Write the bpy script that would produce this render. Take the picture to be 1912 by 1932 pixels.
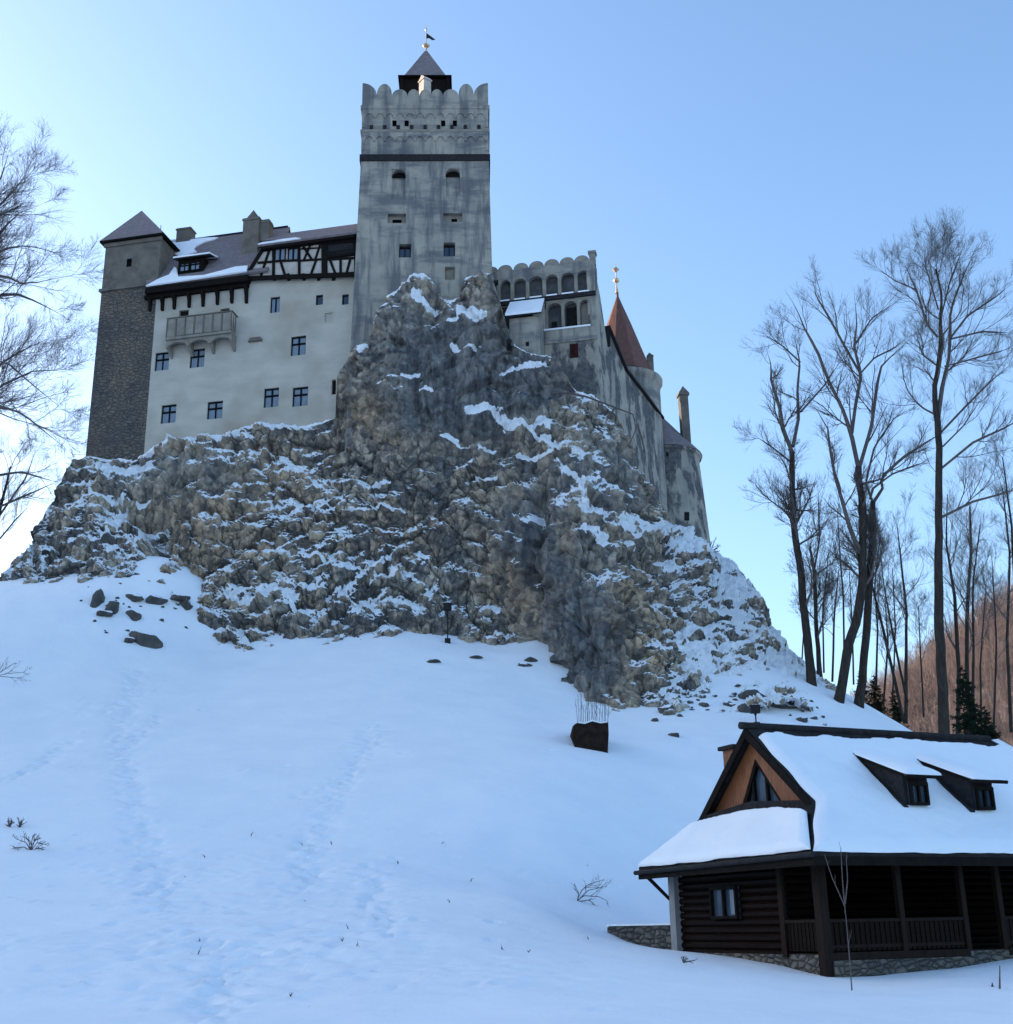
import bpy, math, random
import numpy as np
from mathutils import Matrix, Vector
for o in list(bpy.data.objects): bpy.data.objects.remove(o)
S = bpy.context.scene
COL = S.collection
# ------------------------------------------------------------------ camera
TH, RH, FP = math.radians(18.45), math.radians(1.02), 2350.0
_R0 = np.array([1, 0, 0.]); _U0 = np.array([0, -math.sin(TH), math.cos(TH)]); CF = np.array([0, math.cos(TH), math.sin(TH)])
CR = math.cos(RH)*_R0 - math.sin(RH)*_U0; CU = math.sin(RH)*_R0 + math.cos(RH)*_U0
CP = np.array([0, 0, 1.6])
cam = bpy.data.cameras.new('camera'); camo = bpy.data.objects.new('camera', cam); COL.objects.link(camo)
m = Matrix.Identity(4)
for i in range(3):
    m[i][0] = CR[i]; m[i][1] = CU[i]; m[i][2] = -CF[i]; m[i][3] = CP[i]
camo.matrix_world = m
cam.sensor_fit = 'HORIZONTAL'; cam.sensor_width = 36; cam.lens = 36*FP/1912
cam.clip_start = 0.2; cam.clip_end = 20000
S.camera = camo
# ------------------------------------------------------------------ light
SUN = np.array([-.90, .42, 0.0]); SUN /= np.linalg.norm(SUN)
EL = math.radians(11)
SUNV = np.array([SUN[0]*math.cos(EL), SUN[1]*math.cos(EL), math.sin(EL)])
w = bpy.data.worlds.new('World'); S.world = w; w.use_nodes = True
nt = w.node_tree; nt.nodes.clear()
sky = nt.nodes.new('ShaderNodeTexSky'); sky.sky_type = 'NISHITA'; sky.sun_disc = False
sky.sun_elevation = EL; sky.sun_rotation = math.atan2(SUN[0], SUN[1])
sky.altitude = 700; sky.air_density = 1.0; sky.dust_density = 4.0; sky.ozone_density = 2.7
bg = nt.nodes.new('ShaderNodeBackground'); bg.inputs[1].default_value = 0.15
wo = nt.nodes.new('ShaderNodeOutputWorld')
nt.links.new(sky.outputs[0], bg.inputs[0]); nt.links.new(bg.outputs[0], wo.inputs[0])
sl = bpy.data.lights.new('sun', 'SUN'); sl.energy = 2.6; sl.angle = math.radians(.5); sl.color = (1, .78, .58)
so = bpy.data.objects.new('sun', sl); COL.objects.link(so)
so.rotation_euler = Vector((SUNV[0], SUNV[1], SUNV[2])).to_track_quat('Z', 'Y').to_euler()
S.view_settings.view_transform = 'Standard'; S.view_settings.look = 'None'
S.view_settings.exposure = 1.8; S.view_settings.gamma = 1

# ------------------------------------------------------------------ pixel helpers (photo measured on a 1912 px wide copy)
def ray(x, y): return CF*FP + CR*(x-956) - CU*(y-966)
def pY(x, y, Y):
    d = ray(x, y); return CP + d*(Y/d[1])
def pYa(x, y, Y):
    d = CF[None]*FP + CR[None]*(x-956)[:, None] - CU[None]*(y-966)[:, None]
    return CP[None] + d*(Y/d[:, 1])[:, None]
def hitpl(x, y, p0, n):
    d = ray(x, y); n = np.array(n, float); return CP + d*(((np.array(p0)-CP)@n)/(d@n))

# ------------------------------------------------------------------ materials
def new_mat(name):
    M = bpy.data.materials.new(name); M.use_nodes = True
    nt = M.node_tree; nt.nodes.clear()
    o = nt.nodes.new('ShaderNodeOutputMaterial'); b = nt.nodes.new('ShaderNodeBsdfPrincipled')
    nt.links.new(b.outputs[0], o.inputs[0]); return M, nt, b, o
def N(nt, t, **k):
    n = nt.nodes.new(t)
    for a, v in k.items():
        if a.startswith('i_'): n.inputs[a[2:]].default_value = v
        else: setattr(n, a, v)
    return n
def coords(nt, stretch=(1, 1, 1), kind='Object'):
    tc = N(nt, 'ShaderNodeTexCoord'); mp = N(nt, 'ShaderNodeMapping'); mp.inputs['Scale'].default_value = stretch
    nt.links.new(tc.outputs[kind], mp.inputs[0]); return mp.outputs[0]
def noise(nt, vec, scale, detail=4, rough=.55):
    n = N(nt, 'ShaderNodeTexNoise'); n.inputs['Scale'].default_value = scale; n.inputs['Detail'].default_value = detail
    n.inputs['Roughness'].default_value = rough; nt.links.new(vec, n.inputs['Vector']); return n.outputs[0]
def ramp(nt, fac, a, b, ca=(0, 0, 0, 1), cb=(1, 1, 1, 1)):
    r = N(nt, 'ShaderNodeValToRGB'); r.color_ramp.elements[0].position = a; r.color_ramp.elements[1].position = b
    r.color_ramp.elements[0].color = ca; r.color_ramp.elements[1].color = cb
    nt.links.new(fac, r.inputs[0]); return r.outputs[0]
def mix(nt, fac, a, b, mode='MIX'):
    x = N(nt, 'ShaderNodeMixRGB', blend_type=mode)
    for k, v in ((0, fac), (1, a), (2, b)):
        if isinstance(v, (int, float)): x.inputs[k].default_value = v
        elif isinstance(v, tuple): x.inputs[k].default_value = (*v[:3], 1)
        else: nt.links.new(v, x.inputs[k])
    return x.outputs[0]
def bump(nt, b, h, strength, dist):
    bm = N(nt, 'ShaderNodeBump'); bm.inputs['Strength'].default_value = strength; bm.inputs['Distance'].default_value = dist
    nt.links.new(h, bm.inputs['Height']); nt.links.new(bm.outputs[0], b.inputs['Normal'])
def simple(name, c1, c2=None, scale=1.0, rough=.8, bs=.4, bd=.02, stretch=(1, 1, 1), lo=.35, hi=.65, metal=0, c3=None, s3=.3):
    M, nt, b, o = new_mat(name); b.inputs['Roughness'].default_value = rough; b.inputs['Metallic'].default_value = metal
    b.inputs['Specular IOR Level'].default_value = .05 if (max(c1) < .07 and rough > .3) else .25
    c2 = c2 or tuple(x*.75 for x in c1)
    v = coords(nt, stretch); n = noise(nt, v, scale, 6, .6)
    col = mix(nt, ramp(nt, n, lo, hi), c1, c2)
    if c3:
        col = mix(nt, ramp(nt, noise(nt, coords(nt), s3, 3), .5, .68), col, c3)
    nt.links.new(col, b.inputs['Base Color'])
    if bs: bump(nt, b, noise(nt, v, scale*4, 6, .65), bs, bd)
    return M
MT = {}
MT['plaster'] = simple('white_plaster', (.50, .455, .38), (.40, .37, .315), .35, .9, .5, .03, (1, 1, 2.5), .35, .7, c3=(.34, .30, .235), s3=.16)
MT['tplaster'] = None
MT['rubble'] = None
MT['roof'] = simple('grey_roof_tiles', (.21, .175, .175), (.15, .125, .13), 2.5, .8, .6, .03)
MT['redroof'] = simple('red_roof_tiles', (.17, .078, .058), (.11, .056, .048), 1.6, .75, .7, .03, (2.5, 2.5, .4))
MT['darkwood'] = simple('dark_timber', (.014, .011, .010), (.008, .007, .006), 4, .8, .3, .01)
MT['glass'] = simple('window_glass', (.03, .05, .075), (.06, .08, .11), .8, .12, 0)
MT['curtain'] = simple('pale_curtain', (.22, .27, .32), (.13, .17, .22), 3, .5, 0, stretch=(6, 6, .4))
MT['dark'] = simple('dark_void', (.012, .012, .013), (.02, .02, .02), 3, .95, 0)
MT['stone'] = simple('weathered_stone', (.18, .155, .125), (.11, .097, .082), .9, .9, .6, .04)
MT['lightstone'] = simple('light_stone', (.27, .245, .20), (.19, .17, .14), 1.2, .9, .5, .03)
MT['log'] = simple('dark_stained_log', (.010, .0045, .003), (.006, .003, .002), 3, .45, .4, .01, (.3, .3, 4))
MT['postwood'] = simple('brown_post_wood', (.024, .014, .011), (.013, .009, .007), 4, .6, .4, .01, (4, 4, .4))
MT['orange'] = simple('varnished_orange_board', (.25, .085, .03), (.12, .042, .017), 4, .45, .3, .01, (5, 5, .6))
MT['shingle'] = simple('dark_shingles', (.035, .032, .033), (.02, .019, .02), 5, .8, .7, .03)
MT['concrete'] = simple('pale_concrete', (.26, .26, .26), (.2, .2, .2), 2, .9, .3, .01)
MT['gold'] = simple('gilded_metal', (.7, .5, .3), (.55, .38, .22), 4, .4, 0, metal=.6)
MT['iron'] = simple('dark_iron', (.02, .02, .022), (.03, .028, .028), 4, .6, 0)
MT['bark'] = simple('dark_bark', (.055, .045, .038), (.03, .025, .022), 2.5, .95, .8, .03, (2, 2, .5))
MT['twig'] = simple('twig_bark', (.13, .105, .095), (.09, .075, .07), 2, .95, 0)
MT['redwood'] = simple('red_shutter', (.045, .014, .012), (.03, .011, .010), 3, .8, .2, .01)
MT['conifer'] = simple('conifer_needles', (.022, .035, .020), (.012, .02, .013), 1.5, .9, 0)
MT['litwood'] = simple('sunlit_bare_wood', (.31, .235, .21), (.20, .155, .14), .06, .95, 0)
MT['panel'] = simple('cream_panel', (.50, .45, .40), (.38, .33, .28), 1.5, .9, .3, .01)

def snow_mat(name, rough_scale=.6, strength=.35, dist=.12):
    M, nt, b, o = new_mat(name); b.inputs['Roughness'].default_value = .75; b.inputs['Specular IOR Level'].default_value = .2
    v = coords(nt); n1 = noise(nt, v, rough_scale, 5, .5); n2 = noise(nt, v, 9, 3, .6)
    col = mix(nt, ramp(nt, n1, .3, .7), (.86, .87, .88), (.80, .82, .85))
    nt.links.new(col, b.inputs['Base Color'])
    s = N(nt, 'ShaderNodeMath', operation='MULTIPLY_ADD'); s.inputs[1].default_value = .06
    nt.links.new(n2, s.inputs[0]); nt.links.new(n1, s.inputs[2])
    bump(nt, b, s.outputs[0], strength, dist*3)
    return M
MT['snow'] = snow_mat('roof_snow')
MT['gsnow'] = snow_mat('ground_snow', .35, .45, .12)

def tower_plaster():
    M, nt, b, o = new_mat('stained_plaster'); b.inputs['Roughness'].default_value = .92; b.inputs['Specular IOR Level'].default_value = .2
    v = coords(nt); vs = coords(nt, (1.3, 1.3, .16)); vh = coords(nt, (.25, .25, .9))
    base = mix(nt, ramp(nt, noise(nt, v, .5, 6), .35, .65), (.36, .325, .265), (.25, .23, .195))
    streak = ramp(nt, noise(nt, vs, .9, 5, .6), .47, .62)
    base = mix(nt, mix(nt, .72, (0, 0, 0), streak), base, (.085, .09, .102))
    bl = ramp(nt, noise(nt, vh, .7, 5, .65), .50, .62)
    base = mix(nt, mix(nt, .7, (0, 0, 0), bl), base, (.095, .10, .112))
    nt.links.new(base, b.inputs['Base Color'])
    bump(nt, b, noise(nt, v, 2.2, 7, .7), .6, .06); return M
MT['tplaster'] = tower_plaster()
def mottled():
    M, nt, b, o = new_mat('peeling_plaster_over_stone'); b.inputs['Roughness'].default_value = .93; b.inputs['Specular IOR Level'].default_value = .2
    v = coords(nt); st = noise(nt, coords(nt, (1, 1, .45)), .55, 7, .62); d2 = noise(nt, v, 2.4, 6, .7)
    pl = mix(nt, ramp(nt, noise(nt, v, .5, 5), .35, .65), (.36, .325, .265), (.25, .23, .195)); sn = mix(nt, ramp(nt, d2, .35, .65), (.05, .055, .065), (.15, .14, .125))
    f = ramp(nt, st, .475, .53); nt.links.new(mix(nt, f, pl, sn), b.inputs['Base Color'])
    h = mix(nt, .35, mix(nt, f, (1, 1, 1), (.55, .55, .55)), d2); bump(nt, b, h, .8, .12); return M
MT['mottled'] = mottled()
MT['recess_shade'] = simple('recess_shade_stone', (.12, .118, .118), (.06, .062, .068), .9, .95, .5, .04)  # stone coloured dark to stand in for shade inside the arcade recesses
def rubble_mat(nm='rubble_masonry', g=1.0, sc=2.0):
    M, nt, b, o = new_mat(nm); b.inputs['Roughness'].default_value = .95; b.inputs['Specular IOR Level'].default_value = .2
    v = coords(nt, (1, 1, 1.9))
    vo = N(nt, 'ShaderNodeTexVoronoi'); vo.inputs['Scale'].default_value = sc; nt.links.new(v, vo.inputs['Vector'])
    ve = N(nt, 'ShaderNodeTexVoronoi', feature='DISTANCE_TO_EDGE'); ve.inputs['Scale'].default_value = sc; nt.links.new(v, ve.inputs['Vector'])
    sep = N(nt, 'ShaderNodeSeparateColor'); nt.links.new(vo.outputs['Color'], sep.inputs[0])
    c = mix(nt, sep.outputs[0], (.115, .106, .094), (.055, .052, .052))
    c = mix(nt, ramp(nt, noise(nt, coords(nt), .35, 4), .45, .6), c, (.15, .12, .09), 'MIX')
    c = mix(nt, .5, c, mix(nt, sep.outputs[1], (.105, .088, .068), (.048, .045, .043)))
    c = mix(nt, ramp(nt, ve.outputs[0], .0, .12), (.03, .028, .026), c)
    c = mix(nt, 1.0, c, (g, g, g), 'MULTIPLY')
    nt.links.new(c, b.inputs['Base Color']); bump(nt, b, ramp(nt, ve.outputs[0], 0, .3), .9, .12); return M
MT['rubble'] = rubble_mat('rubble_masonry', 1.55)
MT['cobble'] = rubble_mat('foundation_cobbles', 1.7, 3.2)

def rock_mat():
    M, nt, b, o = new_mat('limestone_and_snow'); b.inputs['Roughness'].default_value = .95; b.inputs['Specular IOR Level'].default_value = .15
    def attr(n):
        a = N(nt, 'ShaderNodeAttribute'); a.attribute_name = n; return a.outputs['Fac']
    v = coords(nt); fine = noise(nt, v, 1.7, 9, .74); med = noise(nt, v, .33, 5, .6); vst = noise(nt, coords(nt, (1.5, 1.5, .3)), 1.3, 8, .72)
    f2 = mix(nt, attr('massive'), fine, vst)
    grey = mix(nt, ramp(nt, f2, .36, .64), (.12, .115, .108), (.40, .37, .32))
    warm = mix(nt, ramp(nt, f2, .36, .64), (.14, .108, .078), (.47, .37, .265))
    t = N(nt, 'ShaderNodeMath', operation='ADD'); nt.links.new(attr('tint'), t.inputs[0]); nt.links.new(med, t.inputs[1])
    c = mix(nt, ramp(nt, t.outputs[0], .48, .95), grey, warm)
    vo = N(nt, 'ShaderNodeTexVoronoi'); vo.inputs['Scale'].default_value = 1.5
    wv = N(nt, 'ShaderNodeVectorMath', operation='ADD'); nz = N(nt, 'ShaderNodeTexNoise'); nz.inputs['Scale'].default_value = 1.1; nt.links.new(v, nz.inputs['Vector']); nt.links.new(v, wv.inputs[0]); nt.links.new(nz.outputs['Color'], wv.inputs[1]); nt.links.new(wv.outputs[0], vo.inputs['Vector'])
    sp = N(nt, 'ShaderNodeSeparateColor'); nt.links.new(vo.outputs['Color'], sp.inputs[0])
    blk = N(nt, 'ShaderNodeMath', operation='MULTIPLY_ADD'); blk.inputs[1].default_value = .12; nt.links.new(sp.outputs[0], blk.inputs[0])
    ah = N(nt, 'ShaderNodeMath', operation='MULTIPLY'); ah.inputs[1].default_value = .95; nt.links.new(attr('cell'), ah.inputs[0]); nt.links.new(ah.outputs[0], blk.inputs[2])
    c = mix(nt, ramp(nt, blk.outputs[0], .2, .85), mix(nt, 1.0, c, (.55, .58, .64), 'MULTIPLY'), mix(nt, 1.0, c, (1.55, 1.47, 1.36), 'MULTIPLY'))
    stain = ramp(nt, noise(nt, coords(nt, (1, 1, .2)), .55, 6, .65), .50, .62)
    c = mix(nt, mix(nt, .55, (0, 0, 0), stain), c, (.055, .062, .075))
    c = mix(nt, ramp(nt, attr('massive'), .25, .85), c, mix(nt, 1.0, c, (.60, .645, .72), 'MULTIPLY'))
    c = mix(nt, ramp(nt, attr('crack'), .0, .11), (.04, .038, .036), c)
    s = N(nt, 'ShaderNodeMath', operation='MULTIPLY_ADD'); s.inputs[1].default_value = .62; nt.links.new(noise(nt, v, 2.6, 6, .7), s.inputs[0]); nt.links.new(attr('snow'), s.inputs[2])
    sf = ramp(nt, s.outputs[0], .78, .85)
    col = mix(nt, sf, c, (.84, .86, .88))
    nt.links.new(col, b.inputs['Base Color']); bump(nt, b, mix(nt, .5, noise(nt, v, 2.6, 9, .78), f2), .9, .28); return M
MT['rock'] = rock_mat()
def snowtop(name, c1, c2, *a):
    M = simple(name, c1, c2, *a); nt = M.node_tree; b = [n for n in nt.nodes if n.type == 'BSDF_PRINCIPLED'][0]
    src = b.inputs['Base Color'].links[0].from_socket
    ge = N(nt, 'ShaderNodeNewGeometry'); sp = N(nt, 'ShaderNodeSeparateXYZ'); nt.links.new(ge.outputs['Normal'], sp.inputs[0])
    ad = N(nt, 'ShaderNodeMath', operation='MULTIPLY_ADD'); ad.inputs[1].default_value = .5; nt.links.new(noise(nt, coords(nt), 2.5, 4), ad.inputs[0]); nt.links.new(sp.outputs[2], ad.inputs[2])
    nt.links.new(mix(nt, ramp(nt, ad.outputs[0], .95, 1.03), src, (.84, .86, .88)), b.inputs['Base Color']); return M
MT['boulder'] = snowtop('boulder_stone', (.13, .12, .105), (.06, .058, .058), .8, .95, .9, .1)
MT['hill'] = simple('wooded_hillside', (.15, .115, .095), (.08, .065, .055), .05, 1, .6, 2, c3=(.24, .20, .17), s3=.03)
MT['soil'] = simple('dark_soil', (.035, .022, .017), (.015, .01, .009), 3, 1, .8, .05)

# ------------------------------------------------------------------ objects
def tag(o, label=None, cat=None, group=None, kind=None):
    for k, v in (('label', label), ('category', cat), ('group', group), ('kind', kind)):
        if v: o[k] = v
    return o
def empty(name, loc, label, cat, group=None):
    o = bpy.data.objects.new(name, None); COL.objects.link(o); o.location = Vector([float(x) for x in loc]); o.empty_display_size = .5
    return tag(o, label, cat, group)
class MB:
    def __init__(s): s.v = []; s.f = []; s.m = []; s.mats = []
    def mi(s, k):
        if k not in s.mats: s.mats.append(k)
        return s.mats.index(k)
    def poly(s, pts, k):
        n = len(s.v); s.v += [tuple(map(float, p)) for p in pts]; s.f.append(list(range(n, n+len(pts)))); s.m.append(s.mi(k))
    def slab(s, pts, vec, k, kside=None):
        """closed solid: polygon pts extruded by vec"""
        pts = [np.array(p, float) for p in pts]; vec = np.array(vec, float); n = len(pts); b = len(s.v)
        nrm = np.zeros(3)
        for i in range(n): nrm += np.cross(pts[i], pts[(i+1) % n])
        if nrm@vec > 0: pts = pts[::-1]
        s.v += [tuple(map(float, p)) for p in pts]+[tuple(map(float, p+vec)) for p in pts]
        a = s.mi(k); c = s.mi(kside or k)
        s.f.append([b+i for i in range(n)]); s.m.append(c if kside else a)
        s.f.append([b+n+i for i in range(n)][::-1]); s.m.append(a)
        for i in range(n):
            j = (i+1) % n; s.f.append([b+j, b+i, b+n+i, b+n+j]); s.m.append(c)
    def box(s, fr, u0, u1, d0, d1, z0, z1, k):
        s.slab([fr(u0, d0, z0), fr(u1, d0, z0), fr(u1, d0, z1), fr(u0, d0, z1)], np.array(fr(0, d1, 0))-np.array(fr(0, d0, 0)), k)
    def lathe(s, c, prof, n, k, cap=True):
        b = len(s.v); mi = s.mi(k)
        for r, z in prof:
            for i in range(n):
                a = 2*math.pi*i/n; s.v.append((c[0]+r*math.cos(a), c[1]+r*math.sin(a), z))
        for j in range(len(prof)-1):
            for i in range(n):
                i2 = (i+1) % n; s.f.append([b+j*n+i, b+j*n+i2, b+(j+1)*n+i2, b+(j+1)*n+i]); s.m.append(mi)
        if cap:
            s.f.append([b+(len(prof)-1)*n+i for i in range(n)]); s.m.append(mi)
            s.f.append([b+i for i in range(n)][::-1]); s.m.append(mi)
    def tube(s, pts, rad, k, n=8):
        pts = [np.array(p, float) for p in pts]; b = len(s.v); mi = s.mi(k)
        if isinstance(rad, (int, float)): rad = [rad]*len(pts)
        for i, p in enumerate(pts):
            t = pts[min(i+1, len(pts)-1)]-pts[max(i-1, 0)]; t /= np.linalg.norm(t)
            a = np.cross(t, [0.31, .2, .93]) if abs(t[2]) < .9 else np.cross(t, [1, .1, 0]); a /= np.linalg.norm(a); c = np.cross(t, a)
            for j in range(n):
                q = p+rad[i]*(a*math.cos(2*math.pi*j/n)+c*math.sin(2*math.pi*j/n)); s.v.append(tuple(map(float, q)))
        for i in range(len(pts)-1):
            for j in range(n):
                j2 = (j+1) % n; s.f.append([b+i*n+j, b+i*n+j2, b+(i+1)*n+j2, b+(i+1)*n+j]); s.m.append(mi)
        s.f.append([b+j for j in range(n)][::-1]); s.m.append(mi); s.f.append([b+(len(pts)-1)*n+j for j in range(n)]); s.m.append(mi)
    def build(s, name, parent=None, smooth=False):
        me = bpy.data.meshes.new(name); v = np.array(s.v, float); off = np.zeros(3)
        if len(v) and parent is None: off = np.array([v[:, 0].mean(), v[:, 1].mean(), v[:, 2].min()])
        if parent is not None:
            p = parent
            while p is not None: off = off + np.array(p.location); p = p.parent
        me.from_pydata([tuple(q) for q in (v-off)], [], s.f)
        for k in s.mats: me.materials.append(MT[k])
        me.polygons.foreach_set('material_index', s.m)
        if smooth: me.polygons.foreach_set('use_smooth', [True]*len(s.f))
        me.update(); o = bpy.data.objects.new(name, me); COL.objects.link(o)
        if parent is not None: o.parent = parent
        else: o.location = Vector([float(x) for x in off])
        return o
def raw_mesh(name, V, Fq, mat, parent=None, smooth=True, attrs=None):
    """numpy quads/tris -> object; V absolute"""
    off = np.zeros(3)
    p = parent
    while p is not None: off = off+np.array(p.location); p = p.parent
    V = V-off; k = Fq.shape[1]; me = bpy.data.meshes.new(name)
    me.vertices.add(len(V)); me.vertices.foreach_set('co', V.astype(np.float32).ravel())
    me.loops.add(Fq.size); me.loops.foreach_set('vertex_index', Fq.astype(np.int32).ravel())
    me.polygons.add(len(Fq)); me.polygons.foreach_set('loop_start', np.arange(0, Fq.size, k, dtype=np.int32))
    me.polygons.foreach_set('loop_total', np.full(len(Fq), k, np.int32))
    me.polygons.foreach_set('use_smooth', np.full(len(Fq), smooth))
    me.materials.append(mat); me.update(calc_edges=True)
    for n, a in (attrs or {}).items():
        at = me.attributes.new(n, 'FLOAT', 'POINT'); at.data.foreach_set('value', a.astype(np.float32))
    o = bpy.data.objects.new(name, me); COL.objects.link(o)
    if parent is not None: o.parent = parent
    return o
class Fr:
    """vertical facade frame: u to the right, d away from the viewer, z up"""
    def __init__(s, O, deg, w0=0):
        a = math.radians(deg); s.O = np.array([O[0], O[1], 0.]); s.u = np.array([math.cos(a), math.sin(a), 0]); s.n = np.array([-math.sin(a), math.cos(a), 0])
    def __call__(s, u, d, z): return s.O+s.u*u+s.n*d+np.array([0, 0, z])
    def hit(s, x, y, d=0):
        p = hitpl(x, y, s.O+s.n*d, s.n); return float((p-s.O)@s.u), float(p[2])
    def pt(s, x, y, d=0): return hitpl(x, y, s.O+s.n*d, s.n)
    def side(s, x, y, u):
        p = hitpl(x, y, s.O+s.u*u, s.u); return float((p-s.O)@s.n), float(p[2])

# ------------------------------------------------------------------ numpy noise
def _h(ix, iy, iz, s):
    n = (ix*374761393 + iy*668265263 + iz*2147483647//3 + s*974634777) & 0xffffffff
    n = ((n ^ (n >> 13))*1274126177) & 0xffffffff; n = ((n ^ (n >> 16))*2246822519) & 0xffffffff
    return ((n ^ (n >> 15)) & 0xffffff)/16777215.0
def vnoise(P, s=0):
    I = np.floor(P).astype(np.int64); f = P-I; f = f*f*(3-2*f); r = 0
    for a in (0, 1):
        for b in (0, 1):
            for c in (0, 1):
                r = r + _h(I[:, 0]+a, I[:, 1]+b, I[:, 2]+c, s)*(f[:, 0] if a else 1-f[:, 0])*(f[:, 1] if b else 1-f[:, 1])*(f[:, 2] if c else 1-f[:, 2])
    return r*2-1
def fbm(P, oct=4, s=0, g=.5):
    a = 1; r = 0; t = 0
    for i in range(oct): r = r+a*vnoise(P*2**i+i*17.3, s+i); t += a; a *= g
    return r/t
def worley(P, s=0):
    I = np.floor(P).astype(np.int64); F1 = np.full(len(P), 9.); F2 = F1.copy(); ID = np.zeros(len(P))
    for a in (-1, 0, 1):
        for b in (-1, 0, 1):
            for c in (-1, 0, 1):
                J = I+np.array([a, b, c]); h = [_h(J[:, 0], J[:, 1], J[:, 2], s+q) for q in (1, 2, 3)]
                d = np.sqrt((J[:, 0]+h[0]-P[:, 0])**2+(J[:, 1]+h[1]-P[:, 1])**2+(J[:, 2]+h[2]-P[:, 2])**2)
                nw = d < F1; F2 = np.where(nw, F1, np.minimum(F2, d)); ID = np.where(nw, _h(J[:, 0], J[:, 1], J[:, 2], s+9), ID); F1 = np.where(nw, d, F1)
    return F1, F2, ID
def facets(P, s=0):
    """every block of a Worley pattern gets its own tilted plane: angular rock faces"""
    I = np.floor(P).astype(np.int64); F1 = np.full(len(P), 9.); out = np.zeros(len(P))
    for a in (-1, 0, 1):
        for b in (-1, 0, 1):
            for c in (-1, 0, 1):
                J = I+np.array([a, b, c]); h = [_h(J[:, 0], J[:, 1], J[:, 2], s+q) for q in range(1, 7)]
                dx, dy, dz = P[:, 0]-J[:, 0]-h[0], P[:, 1]-J[:, 1]-h[1], P[:, 2]-J[:, 2]-h[2]; d = dx*dx+dy*dy+dz*dz; nw = d < F1
                F1 = np.where(nw, d, F1); out = np.where(nw, dx*(h[3]*2-1)+dy*(h[4]*2-1)+dz*(h[5]*1.6-1.1), out)
    return out
class RBF:
    def __init__(s, X, y, smooth=1e-3):
        X = np.array(X, float); y = np.array(y, float); s.c = X.mean(0); s.s = X.std(); X = (X-s.c)/s.s; s.X = X; n = len(X)
        K = s.k(np.linalg.norm(X[:, None]-X[None], axis=2))+smooth*np.eye(n); P = np.c_[np.ones(n), X]
        A = np.block([[K, P], [P.T, np.zeros((3, 3))]]); s.w = np.linalg.solve(A, np.r_[y, 0, 0, 0])
    def k(s, r): return r*r*np.log(r+1e-9)
    def __call__(s, Q):
        Q = (Q-s.c)/s.s; out = np.empty(len(Q))
        for i in range(0, len(Q), 50000):
            q = Q[i:i+50000]; out[i:i+50000] = s.k(np.linalg.norm(q[:, None]-s.X[None], axis=2))@s.w[:-3]+np.c_[np.ones(len(q)), q]@s.w[-3:]
        return out
def segdist(Q, pts):
    d = np.full(len(Q), 1e9)
    pts = np.array(pts, float)
    for a, b in zip(pts[:-1], pts[1:]):
        ab = b-a; t = np.clip(((Q-a)@ab)/(ab@ab+1e-9), 0, 1); d = np.minimum(d, np.linalg.norm(Q-a-t[:, None]*ab, axis=1))
    return d
sst = lambda a, b, x: (lambda t: t*t*(3-2*t))(np.clip((x-a)/(b-a), 0, 1))

# ================================================================== TERRAIN
CONT = [(-150, 1120, 96), (-60, 1108, 95), (0, 1102, 94), (60, 1096, 93.5), (130, 1088, 93), (190, 1082, 92.5), (250, 1068, 93), (300, 1062, 93.5), (335, 1095, 92.5), (365, 1165, 90.5), (385, 1205, 89.5), (470, 1217, 89), (560, 1210, 89),
        (640, 1208, 89), (740, 1190, 90), (830, 1200, 90), (930, 1218, 89.5), (1010, 1208, 89), (1050, 1255, 85.5), (1095, 1308, 82), (1140, 1335, 80.5), (1190, 1342, 80), (1300, 1322, 81), (1400, 1296, 83), (1500, 1275, 86), (1560, 1300, 87)]
G = [pY(*c) for c in CONT]
for c in [(0, 1932, 24), (600, 1932, 24), (1200, 1932, 23.5), (1700, 1932, 24), (-300, 1932, 24), (2200, 1932, 24), (0, 1820, 31), (600, 1820, 31), (1100, 1820, 31),
          (0, 1700, 41), (600, 1700, 41), (1000, 1700, 41), (0, 1500, 57), (600, 1500, 57), (1000, 1500, 57), (1110, 1430, 66), (0, 1320, 75), (600, 1350, 73), (950, 1320, 78), (-300, 1500, 57), (-300, 1200, 85),
          (1180, 1782, 41), (1180, 1735, 45.5), (1100, 1745, 41), (1280, 1745, 47), (1300, 1500, 64), (1250, 1400, 72), (1400, 1400, 74), (1575, 1370, 79), (1650, 1350, 84), (1745, 1402, 84), (1700, 1372, 85), (1600, 1310, 88)]: G.append(pY(*c))
HC = pY(1566, 1835, 33)[:2]; E1 = np.array([.914, .407]); E2 = np.array([-.407, .914])
def hxy(a, b): return HC+E1*a+E2*b
for a, b, z in [(0, -.4, .35), (-.4, 3, .66), (-.4, 5, .8), (-.6, 7.3, .86), (3, -.3, .42), (6, -.3, .62), (10, -.3, .6), (14, -.3, .6), (6, 9, .8), (12, 9, .8), (3, 3, .3), (8, 3, .3), (8, 6, .45), (12, 4, .4), (3, 6, .5), (3, -4, .2), (8, -4, .3)]:
    q = hxy(a, b); G.append(np.array([q[0], q[1], z]))
for x, y, z in [(-60, 15, -.5), (0, 8, -.5), (60, 15, -.5), (75, 50, 1), (70, 80, 3), (-60, 110, 25), (-10, 115, 25), (10, 118, 25), (30, 110, 12), (55, 100, 4), (40, 60, 4), (0, 15, -.3)]: G.append(np.array([x, y, z]))
G = np.array(G); ground_rbf = RBF(G[:, :2], G[:, 2], 1e-3)
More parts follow.
